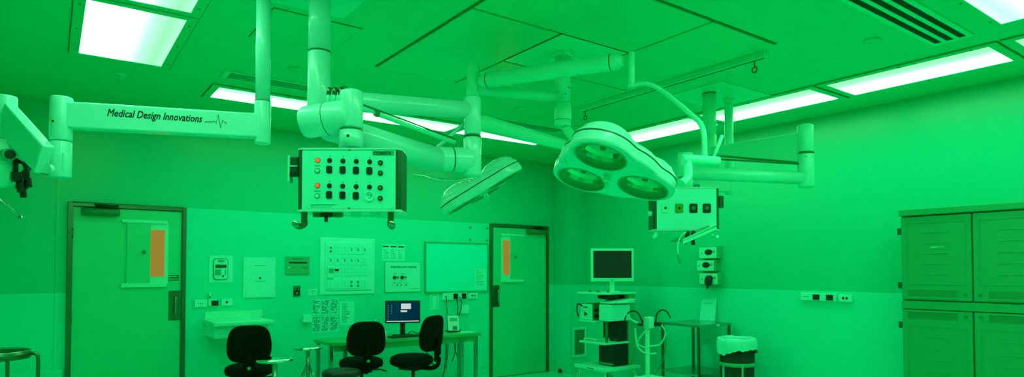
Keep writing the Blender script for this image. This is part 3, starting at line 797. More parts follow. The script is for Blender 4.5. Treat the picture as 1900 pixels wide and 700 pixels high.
part('head_column', MB().cyl((*c2, 2.165), (*c2, 2.352), .055, 36, .016), 'enamel', t)
part('head_ring', MB().cyl((*c2, 2.158), (*c2, 2.166), .0545, 36), 'gap', t)
part('neck', MB().cyl((*c2, 2.08), (*c2, 2.158), .056, 36), 'enamel', t)
fs = Vector((c2[0], c2[1], 2.125))-CFW*.0555
part('set_screw', screw(MB(), fs, .007, 10, CFW), 'black', t)
for k in range(3):
    p = Vector((1.055+.022*k, 2.93-.016*k, 2.28))
    hs = part('hose', MB().cyl(p, p+Vector((.010, -.004, .07)), .0085, 10), 'enamel2', t)
    part('hose_fitting', MB().cyl(p+Vector((.007, -.003, .05)), p+Vector((.011, -.005, .085)), .0105, 10), 'darksteel', hs)
part('hose_bend', MB().tube(cable('', [(1.10, 2.90, 2.35), (1.13, 2.91, 2.372), (1.17, 2.93, 2.36)], 0, 0, ''), .011, 10), 'midgrey', t)
part('brake_lever', MB().cyl((1.83, 3.30, 2.20), (2.03, 3.22, 2.41), .011, 12), 'enamel', t)

# service boxes -----------------------------------------------------------
RZ = math.atan2(-.590, .808)
def head_box(name, label, loc, w, h, d):
    t = thing(name, label, 'service box', loc, RZ)
    # frame: x right, y away, z up; origin at the bottom centre of the front face
    e = .026
    part('casing', MB().box((-w/2+e, 0, .004), (w/2-e, d, h-.004)), 'enamel', t, .002, local=True)
    part('top_plate', MB().prism([(-w/2, .02), (-w/2+.02, -.004), (w/2-.02, -.004), (w/2, .02), (w/2, d-.02), (w/2-.02, d+.004), (-w/2+.02, d+.004), (-w/2, d-.02)], h-.004, h+.004), 'enamel', t, local=True)
    part('bottom_plate', MB().prism([(-w/2, .02), (-w/2+.02, -.004), (w/2-.02, -.004), (w/2, .02), (w/2, d-.02), (w/2-.02, d+.004), (-w/2+.02, d+.004), (-w/2, d-.02)], -.006, .004), 'enamel', t, local=True)
    for s_ in (-1, 1):
        part('side_rail', MB().prism([(s_*(w/2-.003), .02), (s_*(w/2-.016), .001), (s_*(w/2-.026), .001), (s_*(w/2-.026), d), (s_*(w/2-.003), d)], .004, h-.004), 'darkgreen', t, local=True)
    return t
w, h, d = .487, .286, .17
bloc = Vector((1.122, 2.821, 1.778))
t = head_box('service_box', 'white medical service box with red lamps, black sockets and a number plate', tuple(bloc), w, h, d)
def px(x, y): return ((x-647)/400, (392-y)/400)
FZ = -.001
def fcyl(x, z, r, a, b, n=16): return MB().cyl((x, -a, z), (x, -b, z), r, n)
AL = Matrix(((1, 0, 0), (0, 0, -1), (0, 1, 0)))
part('front_panel', MB().box((-w/2+.03, -.0015, .008), (w/2-.03, .002, h-.008)), 'white', t, local=True)
for r0, y0 in ((0, 299), (1, 346)):
    x, z = px(589.5, y0); 
    part('bezel', fcyl(x, z, .0125, .001, .004), 'midgrey', t, local=True)
    part('red_lamp', fcyl(x, z, .0095, .003, .008), 'red', t, local=True)
    x, z = px(589, y0+19.5)
    part('bezel', fcyl(x, z, .0125, .001, .004), 'midgrey', t, local=True)
    part('green_lamp', fcyl(x, z, .009, .003, .008), 'enamel', t, local=True)
    part('lamp_caption', MB().box((x-.014, -.002, z+.020), (x+.014, -.001, z+.025)), 'inksoft', t, local=True)
    for k in range(4):
        x, z = px(611.5+k*24.8, y0+.8*k+.5)
        part('round_outlet', MB().cyl((x, -.001, z), (x, -.007, z), .0115, 16, .002), 'black', t, local=True)
        part('outlet_number', MB().box((x-.002, -.002, z+.018), (x+.003, -.001, z+.023)), 'inksoft', t, local=True)
        if not (r0 == 1 and k == 3):
            x, z = px(611+k*24.8, y0+17.5+.8*k)
            part('power_socket', MB().prism(rrect(.028, .035, .008, 4), .001, .006, AL, (x, 0, z)), 'black', t, local=True)
for y in (304, 323, 350.5, 370):
    x, z = px(706, y)
    part('earth_stud', MB().cyl((x, -.001, z), (x, -.009, z), .012, 16, .002), 'black', t, local=True)
    part('stud_core', fcyl(x, z, .0045, .008, .011, 10), 'grey', t, local=True)
x, z = px(685.5, 366.5)
gs = part('round_gas_outlet', MB().lathe([(.024, 0), (.024, .006), (.019, .008), (.018, .004), (0, .004)], (x, -.001, z), 24, AL), 'white', t, local=True)
mb = MB()
for a in (.4, 2.2, 4.4, 5.4): mb.cyl((x+.008*math.cos(a), -.004, z+.008*math.sin(a)), (x+.008*math.cos(a), -.0065, z+.008*math.sin(a)), .0025, 8)
part('pin_holes', mb, 'ink', gs, local=True)
x, z = px(711, 286)
npl = part('number_plate', MB().box((x-.050, -.003, z-.011), (x+.050, -.001, z+.011)), 'grey', t, local=True)
tx = text('number', 'CC065510', .020, 'ink', None, (x-.046, -.0032, z-.007), A_BACK, sx=.92, bold=.001); tx.parent = npl
mb = MB()
for k in range(3):
    x, z = px(577, 381.5+k*2.2); mb.box((x, -.002, z-.0012), (x+.125-.012*k, -.001, z+.0012))
part('small_print', mb, 'inksoft', t, local=True)
mb = MB()
for (x, z) in (px(648, 280), px(648, 388)): mb.cyl((x, -.001, z), (x, -.004, z), .004, 8)
part('screws', mb, 'ink', t, local=True)
gh = part('side_grip', MB().box((-w/2-.035, .02, .16), (-w/2-.001, .05, .255)), 'darkgreen', t, .006, local=True)
part('grip_pad', MB().box((-w/2-.046, .012, .135), (-w/2-.036, .06, .258)).box((-w/2-.036, .012, .205), (-w/2-.0, .02, .211)), 'enamel', gh, .003, local=True)
part('grip_lock', MB().box((-w/2-.034, .01, .16), (-w/2-.008, .02, .185)), 'black', gh, .002, local=True)
for s_, xx in ((-1, -.215), (1, .19)):
    f = part('foot_hook', MB().tube(cable('', [(xx, .03, -.004), (xx, .03, -.045), (xx-.002*s_, .028, -.062), (xx+.012*(s_), .0, -.075), (xx+.018*s_, -.03, -.068)], 0, 0, '', 5), .0145, 14), 'darksteel', t, local=True)
    part('hook_cap', MB().sup((xx+.018*s_, -.034, -.066), (.016, .012, .016), .8, 16, 8), 'steel', f, local=True)
for k, (xx, r_, m__) in enumerate(((-.165, .022, 'midgrey'), (-.12, .026, 'black'), (-.07, .026, 'midgrey'), (.02, .024, 'white'), (.11, .026, 'white'))):
    part('bottom_outlet', MB().cyl((xx, .07, -.026), (xx, .07, -.005), r_, 18, .003), m__, t, local=True)
part('hanging_plug', MB().cyl((-.118, .05, -.05), (-.118, .05, -.024), .008, 10), 'black', t, local=True)

# right pendant pair ------------------------------------------------------
pC = (4.79, 3.548); c5 = (4.80, 2.659); c6 = (3.797, 3.026)
t = thing('service_pendant', 'thicker of the two right drop poles with folded tube arms to the far service box', 'ceiling arm', (pC[0], pC[1], 2.1))
part('drop_pole', MB().cyl((*pC, 2.62), (*pC, H-.006), .058, 28), 'enamel2', t)
part('pole_sleeve', MB().cyl((*pC, 2.34), (*pC, 2.71), .062, 28, .005), 'enamel2', t)
part('cover_flange', MB().lathe([(.062, H-.006), (.062, H-.014), (.058, H-.016)], (*pC, 0), 28), 'gap', t)
a = Vector((*pC, 2.565)); b = Vector((*c5, 2.46)); s = Vector((1, 0, 0))*.05
part('upper_beam', MB().hexa([a+Vector((-.045, -.02, -.035)), a+Vector((.045, -.02, -.035)), b+Vector((.045, .02, -.115)), b+Vector((-.045, .02, -.115))],
     [a+Vector((-.045, -.02, .035)), a+Vector((.045, -.02, .035)), b+Vector((.045, .02, .125)), b+Vector((-.045, .02, .125))]), 'enamel2', t, .01)
part('underside_shade', MB().hexa([a+Vector((-.05, -.02, -.042)), a+Vector((.04, -.02, -.042)), b+Vector((.04, .02, -.125)), b+Vector((-.05, .02, -.125))],
     [a+Vector((-.05, -.02, -.034)), a+Vector((.04, -.02, -.034)), b+Vector((.04, .02, -.114)), b+Vector((-.05, .02, -.114))]), 'gap', t)  # added dark strip, underside shading of the beam put into colour
cc = part('elbow_column', MB().cyl((*c5, 2.425), (*c5, 2.645), .060, 32, .012), 'enamel2', t)
part('column_ring', MB().cyl((*c5, 2.417), (*c5, 2.426), .0605, 32), 'gap', cc)
mb = MB()
for k in range(3): screw(mb, (c5[0]-.055+.02*k-.0, c5[1]-.03-.014*k, 2.385), .004, 6, (-.6, -.8, 0))
part('screws', mb, 'gap', cc)
part('lower_column', MB().cyl((*c5, 2.15), (*c5, 2.417), .061, 32, .014), 'enamel2', t)
mb = MB(); tubearm(mb, (c5[0]-.02, c5[1]+.01, 2.222), (c6[0]+.02, c6[1]-.01, 2.222), .050, .050)
part('lower_beam', mb, 'enamel2', t)
part('brake_rod', MB().cyl((c5[0]-.03, c5[1]+.02, 2.335), (c6[0]+.03, c6[1]-.02, 2.335), .008, 8), 'gap', t)
part('head_column', MB().cyl((*c6, 2.185), (*c6, 2.368), .053, 32, .010), 'enamel2', t)
part('head_ring', MB().cyl((*c6, 2.178), (*c6, 2.186), .0525, 32), 'gap', t)
part('neck', MB().cyl((*c6, 2.10), (*c6, 2.178), .054, 32), 'enamel2', t)

pD = (5.084, 3.551); d1_ = (pD[0]-.22, pD[1]+.50)
t = thing('ceiling_boom', 'thinner of the two right drop poles with short lettered box arm at its foot', 'ceiling arm', (pD[0], pD[1], 2.2))
part('drop_pole', MB().cyl((*pD, 2.2), (*pD, H-.006), .040, 24, .004), 'enamel2', t)
part('pole_cap', MB().cyl((*pD, H-.04), (*pD, H-.006), .045, 24, .004), 'enamel2', t)
a = Vector((pD[0]-.01, pD[1], 2.29)); b = Vector((4.62, 3.80, 2.29))
mb = MB(); box_arm(mb, a, b, .075, .132)
arm = part('box_arm', mb, 'enamel2', t, .008)
dv = (a-b); dv.z = 0; dv.normalize(); nv = Vector((dv.y, -dv.x, 0)); At = Matrix((dv, Vector((0, 0, 1)), nv)).transposed()
ls = b+dv*.05+nv*.0378+Vector((0, 0, -.03))
tx = text('arm_lettering', 'Innovations', .05, 'ink', None, ls-Vector(t.location), At, shear=.2, sx=.72, bold=.001); tx.parent = arm

bloc = Vector((3.743, 2.975, 1.795))
w, h, d = .487, .305, .17
t = head_box('service_box', 'white service box with four square sockets hanging at the right pendant', tuple(bloc), w, h, d)
part('front_panel', MB().box((-w/2+.03, -.0015, .008), (w/2-.03, .002, h-.008)), 'white', t, local=True)
for k, (xx, m__) in enumerate(((-.155, 'enamel2'), (-.055, 'yellow'), (.048, 'black'), (.145, 'black'))):
    so = part('square_socket', MB().prism(rrect(.058, .068, .01, 4), .001, .007, AL, (xx, 0, .155)), m__, t, local=True, label=['white square socket', 'yellow green square socket', 'black square socket', 'black square socket'][k])
    part('socket_core', fcyl(xx, .157, .009 if k < 2 else .014, .006, .009, 14), 'black' if k < 2 else 'midgrey', so, local=True)
part('side_grip', MB().box((w/2+.001, .02, .16), (w/2+.035, .05, .25)), 'darkgreen', t, .006, local=True)
part('side_knob', MB().cyl((-w/2-.03, .04, .12), (-w/2, .04, .12), .018, 14), 'enamel2', t, local=True)
for s_, xx in ((-1, -.22), (1, .195)):
    part('foot_hook', MB().tube(cable('', [(xx, .03, -.004), (xx, .03, -.04), (xx+.01*s_, .01, -.055), (xx+.02*s_, -.02, -.05)], 0, 0, '', 5), .013, 12), 'enamel2', t, local=True)
for k in range(5):
    part('bottom_outlet', MB().cyl((-.14+.05*k, .06, -.018), (-.14+.05*k, .06, -.005), .018, 14, .002), 'enamel2', t, local=True)
# tray and leads under the far service box
t = thing('instrument_tray', 'small tilted shelf with tangled leads under the far service box', 'tray', (3.75, 2.9, 1.7))
a = Vector((3.60, 2.93, 1.70)); b = Vector((3.845, 2.83, 1.81)); dd = Vector((.05, .16, 0)); zz = Vector((0, 0, .012))
part('tray_plate', MB().hexa([a-dd*.3, b-dd*.3, b+dd*.7, a+dd*.7], [a-dd*.3+zz, b-dd*.3+zz, b+dd*.7+zz, a+dd*.7+zz]), 'grey', t, .002)
part('tray_lip', MB().hexa([a-dd*.3-zz*1.6, b-dd*.3-zz*1.6, b-dd*.27-zz*1.6, a-dd*.27-zz*1.6], [a-dd*.3+zz*1.6, b-dd*.3+zz*1.6, b-dd*.27+zz*1.6, a-dd*.27+zz*1.6]), 'enamel2', t, .001)
part('tray_bracket', MB().cyl((3.845, 2.83, 1.81), (3.86, 2.86, 1.80), .022, 14).cyl((3.85, 2.86, 1.76), (3.85, 2.86, 1.79), .012, 12), 'enamel2', t)
for k, pts in enumerate(([(3.655, 2.90, 1.775), (3.61, 2.92, 1.74), (3.585, 2.93, 1.67), (3.60, 2.93, 1.58)], [(3.66, 2.90, 1.775), (3.64, 2.90, 1.71), (3.63, 2.91, 1.69)], [(3.70, 2.88, 1.775), (3.685, 2.88, 1.73), (3.695, 2.88, 1.68)])):
    single('lead', MB().tube(cable('', pts, 0, 0, ''), [.006, .014, .014][k], 8), 'enamel2' if k == 0 else 'black',
           ['long pale lead hanging lowest under the far service box', 'short black lead at left on the small tilted shelf', 'thick black lead at the middle of the small tilted shelf'][k], 'lead')
single('clamp', MB().cyl((3.60, 2.925, 1.60), (3.60, 2.925, 1.55), .009, 10).cyl((3.585, 2.925, 1.61), (3.583, 2.925, 1.575), .006, 8), 'grey', 'small clip at the end of the long pale lead', 'clip')

# ================================================================ surgical lights
pP = (3.035, 3.525)
t = thing('surgical_light_boom', 'central ceiling post with white tube arms and bent rod reaching the big lamp', 'lamp arm', (pP[0], pP[1], 2.55))
part('post', MB().cyl((*pP, 2.70), (*pP, H-.007), .056, 32).lathe([(.085, H-.0065), (.085, H-.02), (.056, H-.03)], (*pP, 0), 32), 'enamel2', t)
part('bearing', MB().cyl((*pP, 2.60), (*pP, 2.72), .062, 32, .004), 'enamel2', t)
mb = MB()
for k in range(6): screw(mb, (pP[0]+.075*math.cos(k), pP[1]+.075*math.sin(k), H-.021), .006, 6)
screw(mb, (pP[0]-.02, pP[1]-.056, 2.78), .005, 8, (-.3, -1, 0)); screw(mb, (pP[0]+.01, pP[1]-.06, 2.83), .005, 8, (-.1, -1, 0))
part('screws', mb, 'gap', t)
j = (2.344, 3.672)
mb = MB().tube([(pP[0]-.03, pP[1], 2.765), (j[0]+.02, j[1], 2.75)], [.035, .040], 24)
part('rear_arm', mb, 'enamel2', t)
part('joint_column', MB().cyl((*j, 2.70), (*j, 2.92), .042, 28, .006), 'enamel2', t)
a = Vector((2.385, 3.60, 2.795)); b = Vector((2.84, 2.775, 2.798))
part('spring_arm', MB().tube([a-(b-a).normalized()*.035, a, a+(b-a)*.02, b-(b-a)*.02, b, b+(b-a).normalized()*.03], [.03, .048, .052, .052, .050, .03], 28), 'enamel2', t)
part('spring_arm_ring', MB().cyl(a+(b-a)*.035, a+(b-a)*.042, .0528, 28).cyl(b-(b-a)*.05, b-(b-a)*.043, .0528, 28), 'gap', t)
dr = (2.888, 2.706)
part('drop_tube', MB().cyl((*dr, 2.63), (*dr, 2.845), .020, 20, .003), 'enamel2', t)
part('drop_collar', MB().cyl((*dr, 2.625), (*dr, 2.645), .026, 20, .003), 'enamel2', t)
rod = cable('', [(2.888, 2.70, 2.635), (2.905, 2.66, 2.640), (2.925, 2.596, 2.625), (2.945, 2.50, 2.56), (2.865, 2.24, 2.36), (2.822, 2.15, 2.29), (2.803, 2.112, 2.22), (2.800, 2.105, 2.08)], 0, 0, '', 8)
part('bent_rod', MB().tube(rod, .0145, 16), 'enamel2', t)
part('yoke_joint', MB().cyl((2.655, 2.135, 2.073), (2.835, 2.045, 2.068), .030, 24, .005), 'enamel2', t)
part('yoke', MB().tube(cable('', [(2.675, 2.118, 2.065), (2.668, 2.108, 2.02), (2.64, 2.09, 1.975), (2.575, 2.08, 1.935)], 0, 0, ''), .022, 14), 'enamel2', t)
part('brake_lever', MB().cyl((2.822, 2.07, 2.085), (2.882, 2.055, 2.215), .010, 10), 'enamel2', t)

def surg_lamp(name, label, c, e1, e2, e3, sc=1):
    """three round lamp bowls in one trefoil housing; local z = up out of the dome side"""
    A = Matrix((Vector(e1), Vector(e2), Vector(e3))).transposed(); c = Vector(c)
    t = thing(name, label, 'surgical light', tuple(c))
    R0, RL = .196*sc, .165*sc
    cen = [Vector((R0*math.cos(2*PI*k/3), R0*math.sin(2*PI*k/3), 0)) for k in range(3)]
    # trefoil outline: union of the three lobes smoothed by a hull arc
    out = []; N = 120
    for i in range(N):
        a = 2*PI*i/N; best = 0
        dirv = Vector((math.cos(a), math.sin(a), 0))
        for q_ in cen:
            bq = dirv.dot(q_); disc = RL*RL-(q_.length_squared-bq*bq)
            if disc > 0: best = max(best, bq+math.sqrt(disc))
        out.append(max(best, .27*sc))
    for _ in range(3): out = [(out[i-1]+2*out[i]+out[(i+1) % N])/4 for i in range(N)]
    ring = lambda k, z: [c + A @ Vector((out[i]*k*math.cos(2*PI*i/N), out[i]*k*math.sin(2*PI*i/N), z*sc)) for i in range(N)]
    # body: rim band between z=-0.01 and +0.06, face plate with three holes
    mb = MB()
    rings = [ring(.955, .0), ring(.99, .006), ring(1, .018), ring(.995, .062)]
    vs = [[mb.bm.verts.new(v) for v in r_] for r_ in rings]
    for r_ in range(3):
        for i in range(N):
            f = mb.bm.faces.new((vs[r_][i], vs[r_][(i+1) % N], vs[r_+1][(i+1) % N], vs[r_+1][i])); f.smooth = True
    # face plate triangulated around the holes
    holes = []
    rh = .131*sc
    for q_ in cen:
        hv = [mb.bm.verts.new(c + A @ (q_+Vector((rh*math.cos(2*PI*k/40), rh*math.sin(2*PI*k/40), 0)))) for k in range(40)]
        holes.append(hv)
    edges = []
    for lp in [vs[0]]+holes:
        for i in range(len(lp)):
            e = mb.bm.edges.get((lp[i], lp[(i+1) % len(lp)])) or mb.bm.edges.new((lp[i], lp[(i+1) % len(lp)]))
            edges.append(e)
    bmesh.ops.triangle_fill(mb.bm, use_beauty=True, use_dissolve=False, edges=edges)
    # remove triangles that covered the holes
    kill = []
    for f in mb.bm.faces:
        if len(f.verts) == 3:
            lc = A.transposed() @ (f.calc_center_median()-c)
            if any((Vector((lc.x, lc.y, 0))-q_).length < rh*.98 for q_ in cen) and all(v in sum(holes, []) for v in f.verts): kill.append(f)
    bmesh.ops.delete(mb.bm, geom=kill, context='FACES_ONLY')
    body = part('housing', mb, 'enamel', t)
    # seal line and back shell
    mb = MB(); rings = [ring(1.001, .060), ring(1.001, .067)]
    vs = [[mb.bm.verts.new(v) for v in r_] for r_ in rings]
    for i in range(N): mb.bm.faces.new((vs[0][i], vs[0][(i+1) % N], vs[1][(i+1) % N], vs[1][i]))
    part('seal', mb, 'darkgreen', t)
    mb = MB()
    ks = [(.995, .066), (.97, .088), (.90, .105), (.75, .118), (.5, .124), (.25, .126), (.02, .127)]
    vs = [[mb.bm.verts.new(v) for v in ring(k, z)] for k, z in ks]
    for r_ in range(len(ks)-1):
        for i in range(N):
            f = mb.bm.faces.new((vs[r_][i], vs[r_][(i+1) % N], vs[r_+1][(i+1) % N], vs[r_+1][i])); f.smooth = True
    part('back_shell', mb, 'enamel', t)
    for k, q_ in enumerate(cen):
        part('dome', MB().lathe([(.146*sc, .078*sc), (.143*sc, .098*sc), (.130*sc, .122*sc), (.105*sc, .142*sc), (.07*sc, .156*sc), (.03*sc, .163*sc), (.001, .164*sc)], c + A @ q_, 40, A), 'enamel', t)
        bw = part('reflector', MB().lathe([(.124*sc, .040*sc), (.116*sc, .060*sc), (.098*sc, .085*sc), (.065*sc, .105*sc), (.03*sc, .114*sc), (.001, .116*sc)], c + A @ q_, 26, A, smooth=False, caps=False), 'lens', t)
        part('bulb', MB().cyl(c + A @ (q_+Vector((0, 0, .045*sc))), c + A @ (q_+Vector((0, 0, .11*sc))), .016*sc, 12, .003), 'midgrey', bw)
        part('reflector_rim', MB().torus(c + A @ q_, .131*sc, .005*sc, A), 'grey', bw)  # rim greyed to paint the dark ring of shade round the bowl
        part('shaded_collar', MB().lathe([(.130*sc, .001*sc), (.127*sc, .042*sc), (.122*sc, .042*sc)], c + A @ q_, 40, A, caps=False), 'grey', bw)  # inner wall of the opening: enamel in shade, painted as grey
        part('cover_glass', MB().lathe([(.126*sc, .028*sc), (.126*sc, .030*sc), (0, .030*sc)], c + A @ q_, 40, A, caps=False), 'glass', bw)
    part('centre_handle', MB().cyl(c + A @ Vector((0, 0, .0)), c + A @ Vector((0, 0, -.035*sc)), .020*sc, 18, .004).cyl(c + A @ Vector((-.01, .0, -.03*sc)), c + A @ Vector((-.05*sc, 0.0, -.052*sc)), .010*sc, 12), 'enamel2', t)
    part('caption', MB().box((0, 0, 0), (0.0001, 0.0001, .0001)), 'ink', t) if False else None
    return t, A, c
L1 = surg_lamp('surgical_light', 'big white surgical lamp with three round bowls tilted toward the camera', (2.346, 2.368, 1.993),
               (-.784, -.528, .325), (.494, -.849, -.186), (.375, .015, .927))
t, A, c = L1
# side grip on the left rim, towards camera-left
gl = [Vector(p) for p in ((2.175, 2.50, 2.135), (2.145, 2.475, 2.14), (2.125, 2.475, 2.09), (2.15, 2.49, 2.065), (2.185, 2.50, 2.07))]
part('side_grip', MB().tube(gl, .011, 12), 'enamel', t)
part('grip_pad', MB().cyl((2.16, 2.485, 2.12), (2.15, 2.485, 2.075), .012, 10), 'midgrey', t)
L2 = surg_lamp('surgical_light', 'smaller-looking surgical lamp seen edge-on behind the left elbow column', (2.483, 3.730, 2.043),
               (.583, .810, .061), (-.675, .525, -.518), (-.452, .261, .853), .94)

# second lamp arm: lower bearing, hidden knuckle, beam and drop to the edge-on lamp
t = thing('surgical_light_boom', 'lower tapered lamp arm crossing the back light strips to the edge-on lamp', 'lamp arm', (pP[0], pP[1], 2.42))
part('swivel', MB().cyl((*pP, 2.555), (*pP, 2.598), .060, 32, .005), 'enamel2', t)
k0 = Vector((pP[0]+.01, pP[1]-.01, 2.56)); k1 = Vector((3.17, 3.53, 2.455)); k2 = Vector((3.24, 3.60, 2.43))
part('knuckle', MB().tube([k0, k1, k2], [.035, .032, .045], 18), 'enamel2', t)
b0 = k2; b1 = Vector((2.345, 3.645, 2.52))
part('beam', MB().tube([b0, b0+(b1-b0)*.08, b1-(b1-b0)*.05, b1], [.035, .040, .058, .05], 24), 'enamel2', t)
part('drop_column', MB().cyl((2.345, 3.655, 2.30), (2.345, 3.655, 2.56), .042, 24, .006).cyl((2.345, 3.655, 2.14), (2.345, 3.655, 2.31), .020, 16), 'enamel2', t)
part('fork', MB().tube(cable('', [(2.345, 3.655, 2.16), (2.365, 3.67, 2.13), (2.39, 3.69, 2.115), (2.41, 3.70, 2.13)], 0, 0, ''), .020, 14), 'enamel2', t)
part('handle_bar', MB().tube(cable('', [(2.02, 3.93, 2.16), (2.08, 3.86, 2.145), (2.10, 3.80, 2.125), (2.20, 3.74, 2.115), (2.36, 3.66, 2.13)], 0, 0, ''), .009, 10), 'chrome', t)

# ================================================================ desk group
t = thing('desk', 'long pale desk on steel legs against the back wall under the papers', 'desk', (3.4, 6.9, 0))
part('desktop', MB().prism([(2.43, 7.12), (2.43, 6.72), (2.50, 6.60), (4.36, 6.62), (4.36, 7.12)][::-1], .69, .725), 'laminate', t, .003)
part('apron', MB().box((2.50, 6.66, .62), (4.30, 6.68, .69)), 'laminate', t, .003)
for x in (2.47, 2.62, 4.10, 4.32):
    for y in ((6.66,) if x in (2.62, 4.10) else (6.68, 7.08)):
        part('leg', MB().box((x-.02, y-.02, 0), (x+.02, y+.02, .69)), 'steel', t, .004)

# monitor
t = thing('computer_monitor', 'black desktop monitor with a blue screen on the desk', 'monitor', (3.41, 6.87, .725), -.42)
part('stand_base', MB().prism([(.12*math.cos(a), .08*math.sin(a)) for a in [2*PI*i/28 for i in range(28)]], .001, .014), 'black', t, .003, local=True)
part('stand_neck', MB().box((-.03, .0, .01), (.03, .022, .19)), 'black', t, .004, local=True)
part('housing', MB().box((-.205, -.02, .15), (.205, .02, .415)), 'black', t, .006, local=True)
sc = part('screen', MB().box((-.190, -.0215, .167), (.190, -.0195, .400)), 'screen', t, local=True)
part('open_windows', MB().box((-.02, -.0222, .315), (.095, -.0213, .38)).box((-.025, -.0222, .28), (.05, -.0213, .302)), 'screenwhite', sc, local=True)
mb = MB()
for k in range(8): mb.box((-.175, -.0222, .185+.024*k), (-.163, -.0213, .197+.024*k))
for k in range(5): mb.box((-.135, -.0222, .26+.024*k), (-.125, -.0213, .272+.024*k))
part('icons', mb, 'screenicon', sc, local=True)
part('taskbar', MB().box((-.190, -.0222, .167), (.190, -.0213, .177)), 'screenwhite', sc, local=True)
part('power_light', MB().cyl((0, -.0215, .158), (0, -.019, .158), .006, 10), 'blueled', t, local=True)
# keyboard, mouse and dark mat
t = thing('keyboard', 'dark keyboard lying in front of the desk monitor', 'keyboard', (3.38, 6.70, .7255), 0)
part('case', MB().box((3.16, 6.635, .7255), (3.60, 6.765, .738)), 'black', t, .004)
kb = MB()
for r_ in range(5):
    for k in range(15): kb.box((3.172+.028*k, 6.645+.023*r_, .737), (3.196+.028*k, 6.664+.023*r_, .743))
part('keys', kb, 'black', t)
single('computer_mouse', MB().sup((3.72, 6.70, .745), (.032, .05, .019), .8, 20, 10), 'black', 'small black mouse right of keyboard on the desk', 'mouse')
single('desk_cup', MB().lathe([(.022, 0), (.026, .07), (.024, .07), (.02, .005), (0, .005)], (3.17, 6.86, .7255), 20, caps=False), 'white', 'little pale cup between the middle chair and the monitor', 'cup')
t = thing('spray_bottle', 'slim pale bottle on the desk beside the left monitor edge', 'bottle', (3.12, 6.98, .7255))
part('bottle_body', MB().lathe([(.024, 0), (.026, .02), (.026, .13), (.012, .16), (.012, .175), (0, .175)], (3.12, 6.98, .7255), 20), 'white', t)
part('bottle_cap', MB().cyl((3.12, 6.98, .9), (3.12, 6.98, .925), .011, 12), 'enamel', t)
# reader device on the right end of the desk
t = thing('label_printer', 'upright pale reader with a lit display on the right end of desk', 'desk device', (4.13, 6.90, .7255), -.55)
part('foot', MB().box((-.085, -.05, .0), (.085, .07, .018)), 'black', t, .004, local=True)
part('body', MB().hexa([(-.07, -.045, .018), (.07, -.045, .018), (.07, .05, .018), (-.07, .05, .018)], [(-.078, .0, .20), (.062, .0, .20), (.062, .05, .20), (-.078, .05, .20)]), 'enamel', t, .006, local=True)
def slant(z): return -.045+.045*(z-.018)/.182
for nm, x0, x1, z0, z1, m__ in (('display', -.05, .045, .135, .175, 'grey'), ('keypad', -.055, .05, .09, .12, 'enamel'), ('paper_slot', -.01, .045, .03, .075, 'midgrey')):
    part(nm, MB().hexa([(x0, slant(z0)-.003, z0), (x1, slant(z0)-.003, z0), (x1, slant(z0)+.002, z0), (x0, slant(z0)+.002, z0)], [(x0, slant(z1)-.003, z1), (x1, slant(z1)-.003, z1), (x1, slant(z1)+.002, z1), (x0, slant(z1)+.002, z1)]), m__, t, local=True)
t = thing('desk_paper', 'white paper sheet lying on the right end of the desk', 'paper', (4.24, 6.80, .7255), -.1)
part('sheet', MB().box((-.10, -.12, 0), (.11, .12, .003)), 'paper', t, local=True)
part('top_sheet', MB().box((-.08, -.11, .003), (.10, .10, .0045)), 'enamel2', t, local=True)
for k, pts in enumerate(([(4.12, 7.0, .73), (4.10, 7.14, .70), (4.02, 7.18, .5), (4.06, 7.15, .35), (3.98, 7.1, .3), (3.9, 7.12, .37)],
        [(4.15, 7.0, .73), (4.17, 7.16, .70), (4.20, 7.2, .45), (4.17, 7.2, .2), (4.14, 7.22, .05)],
        [(3.50, 6.9, .735), (3.58, 6.98, .76), (3.66, 6.95, .735), (3.74, 7.0, .76), (3.80, 7.14, .70), (3.85, 7.17, .52), (3.95, 7.16, .4), (4.0, 7.14, .36)])):
    cab(pts, .007 if k < 2 else .005, 'black', ['looping black cable hanging behind right chair under desk', 'straight black cable running down behind the right desk leg', 'black monitor cable trailing over the back edge of desk'][k])

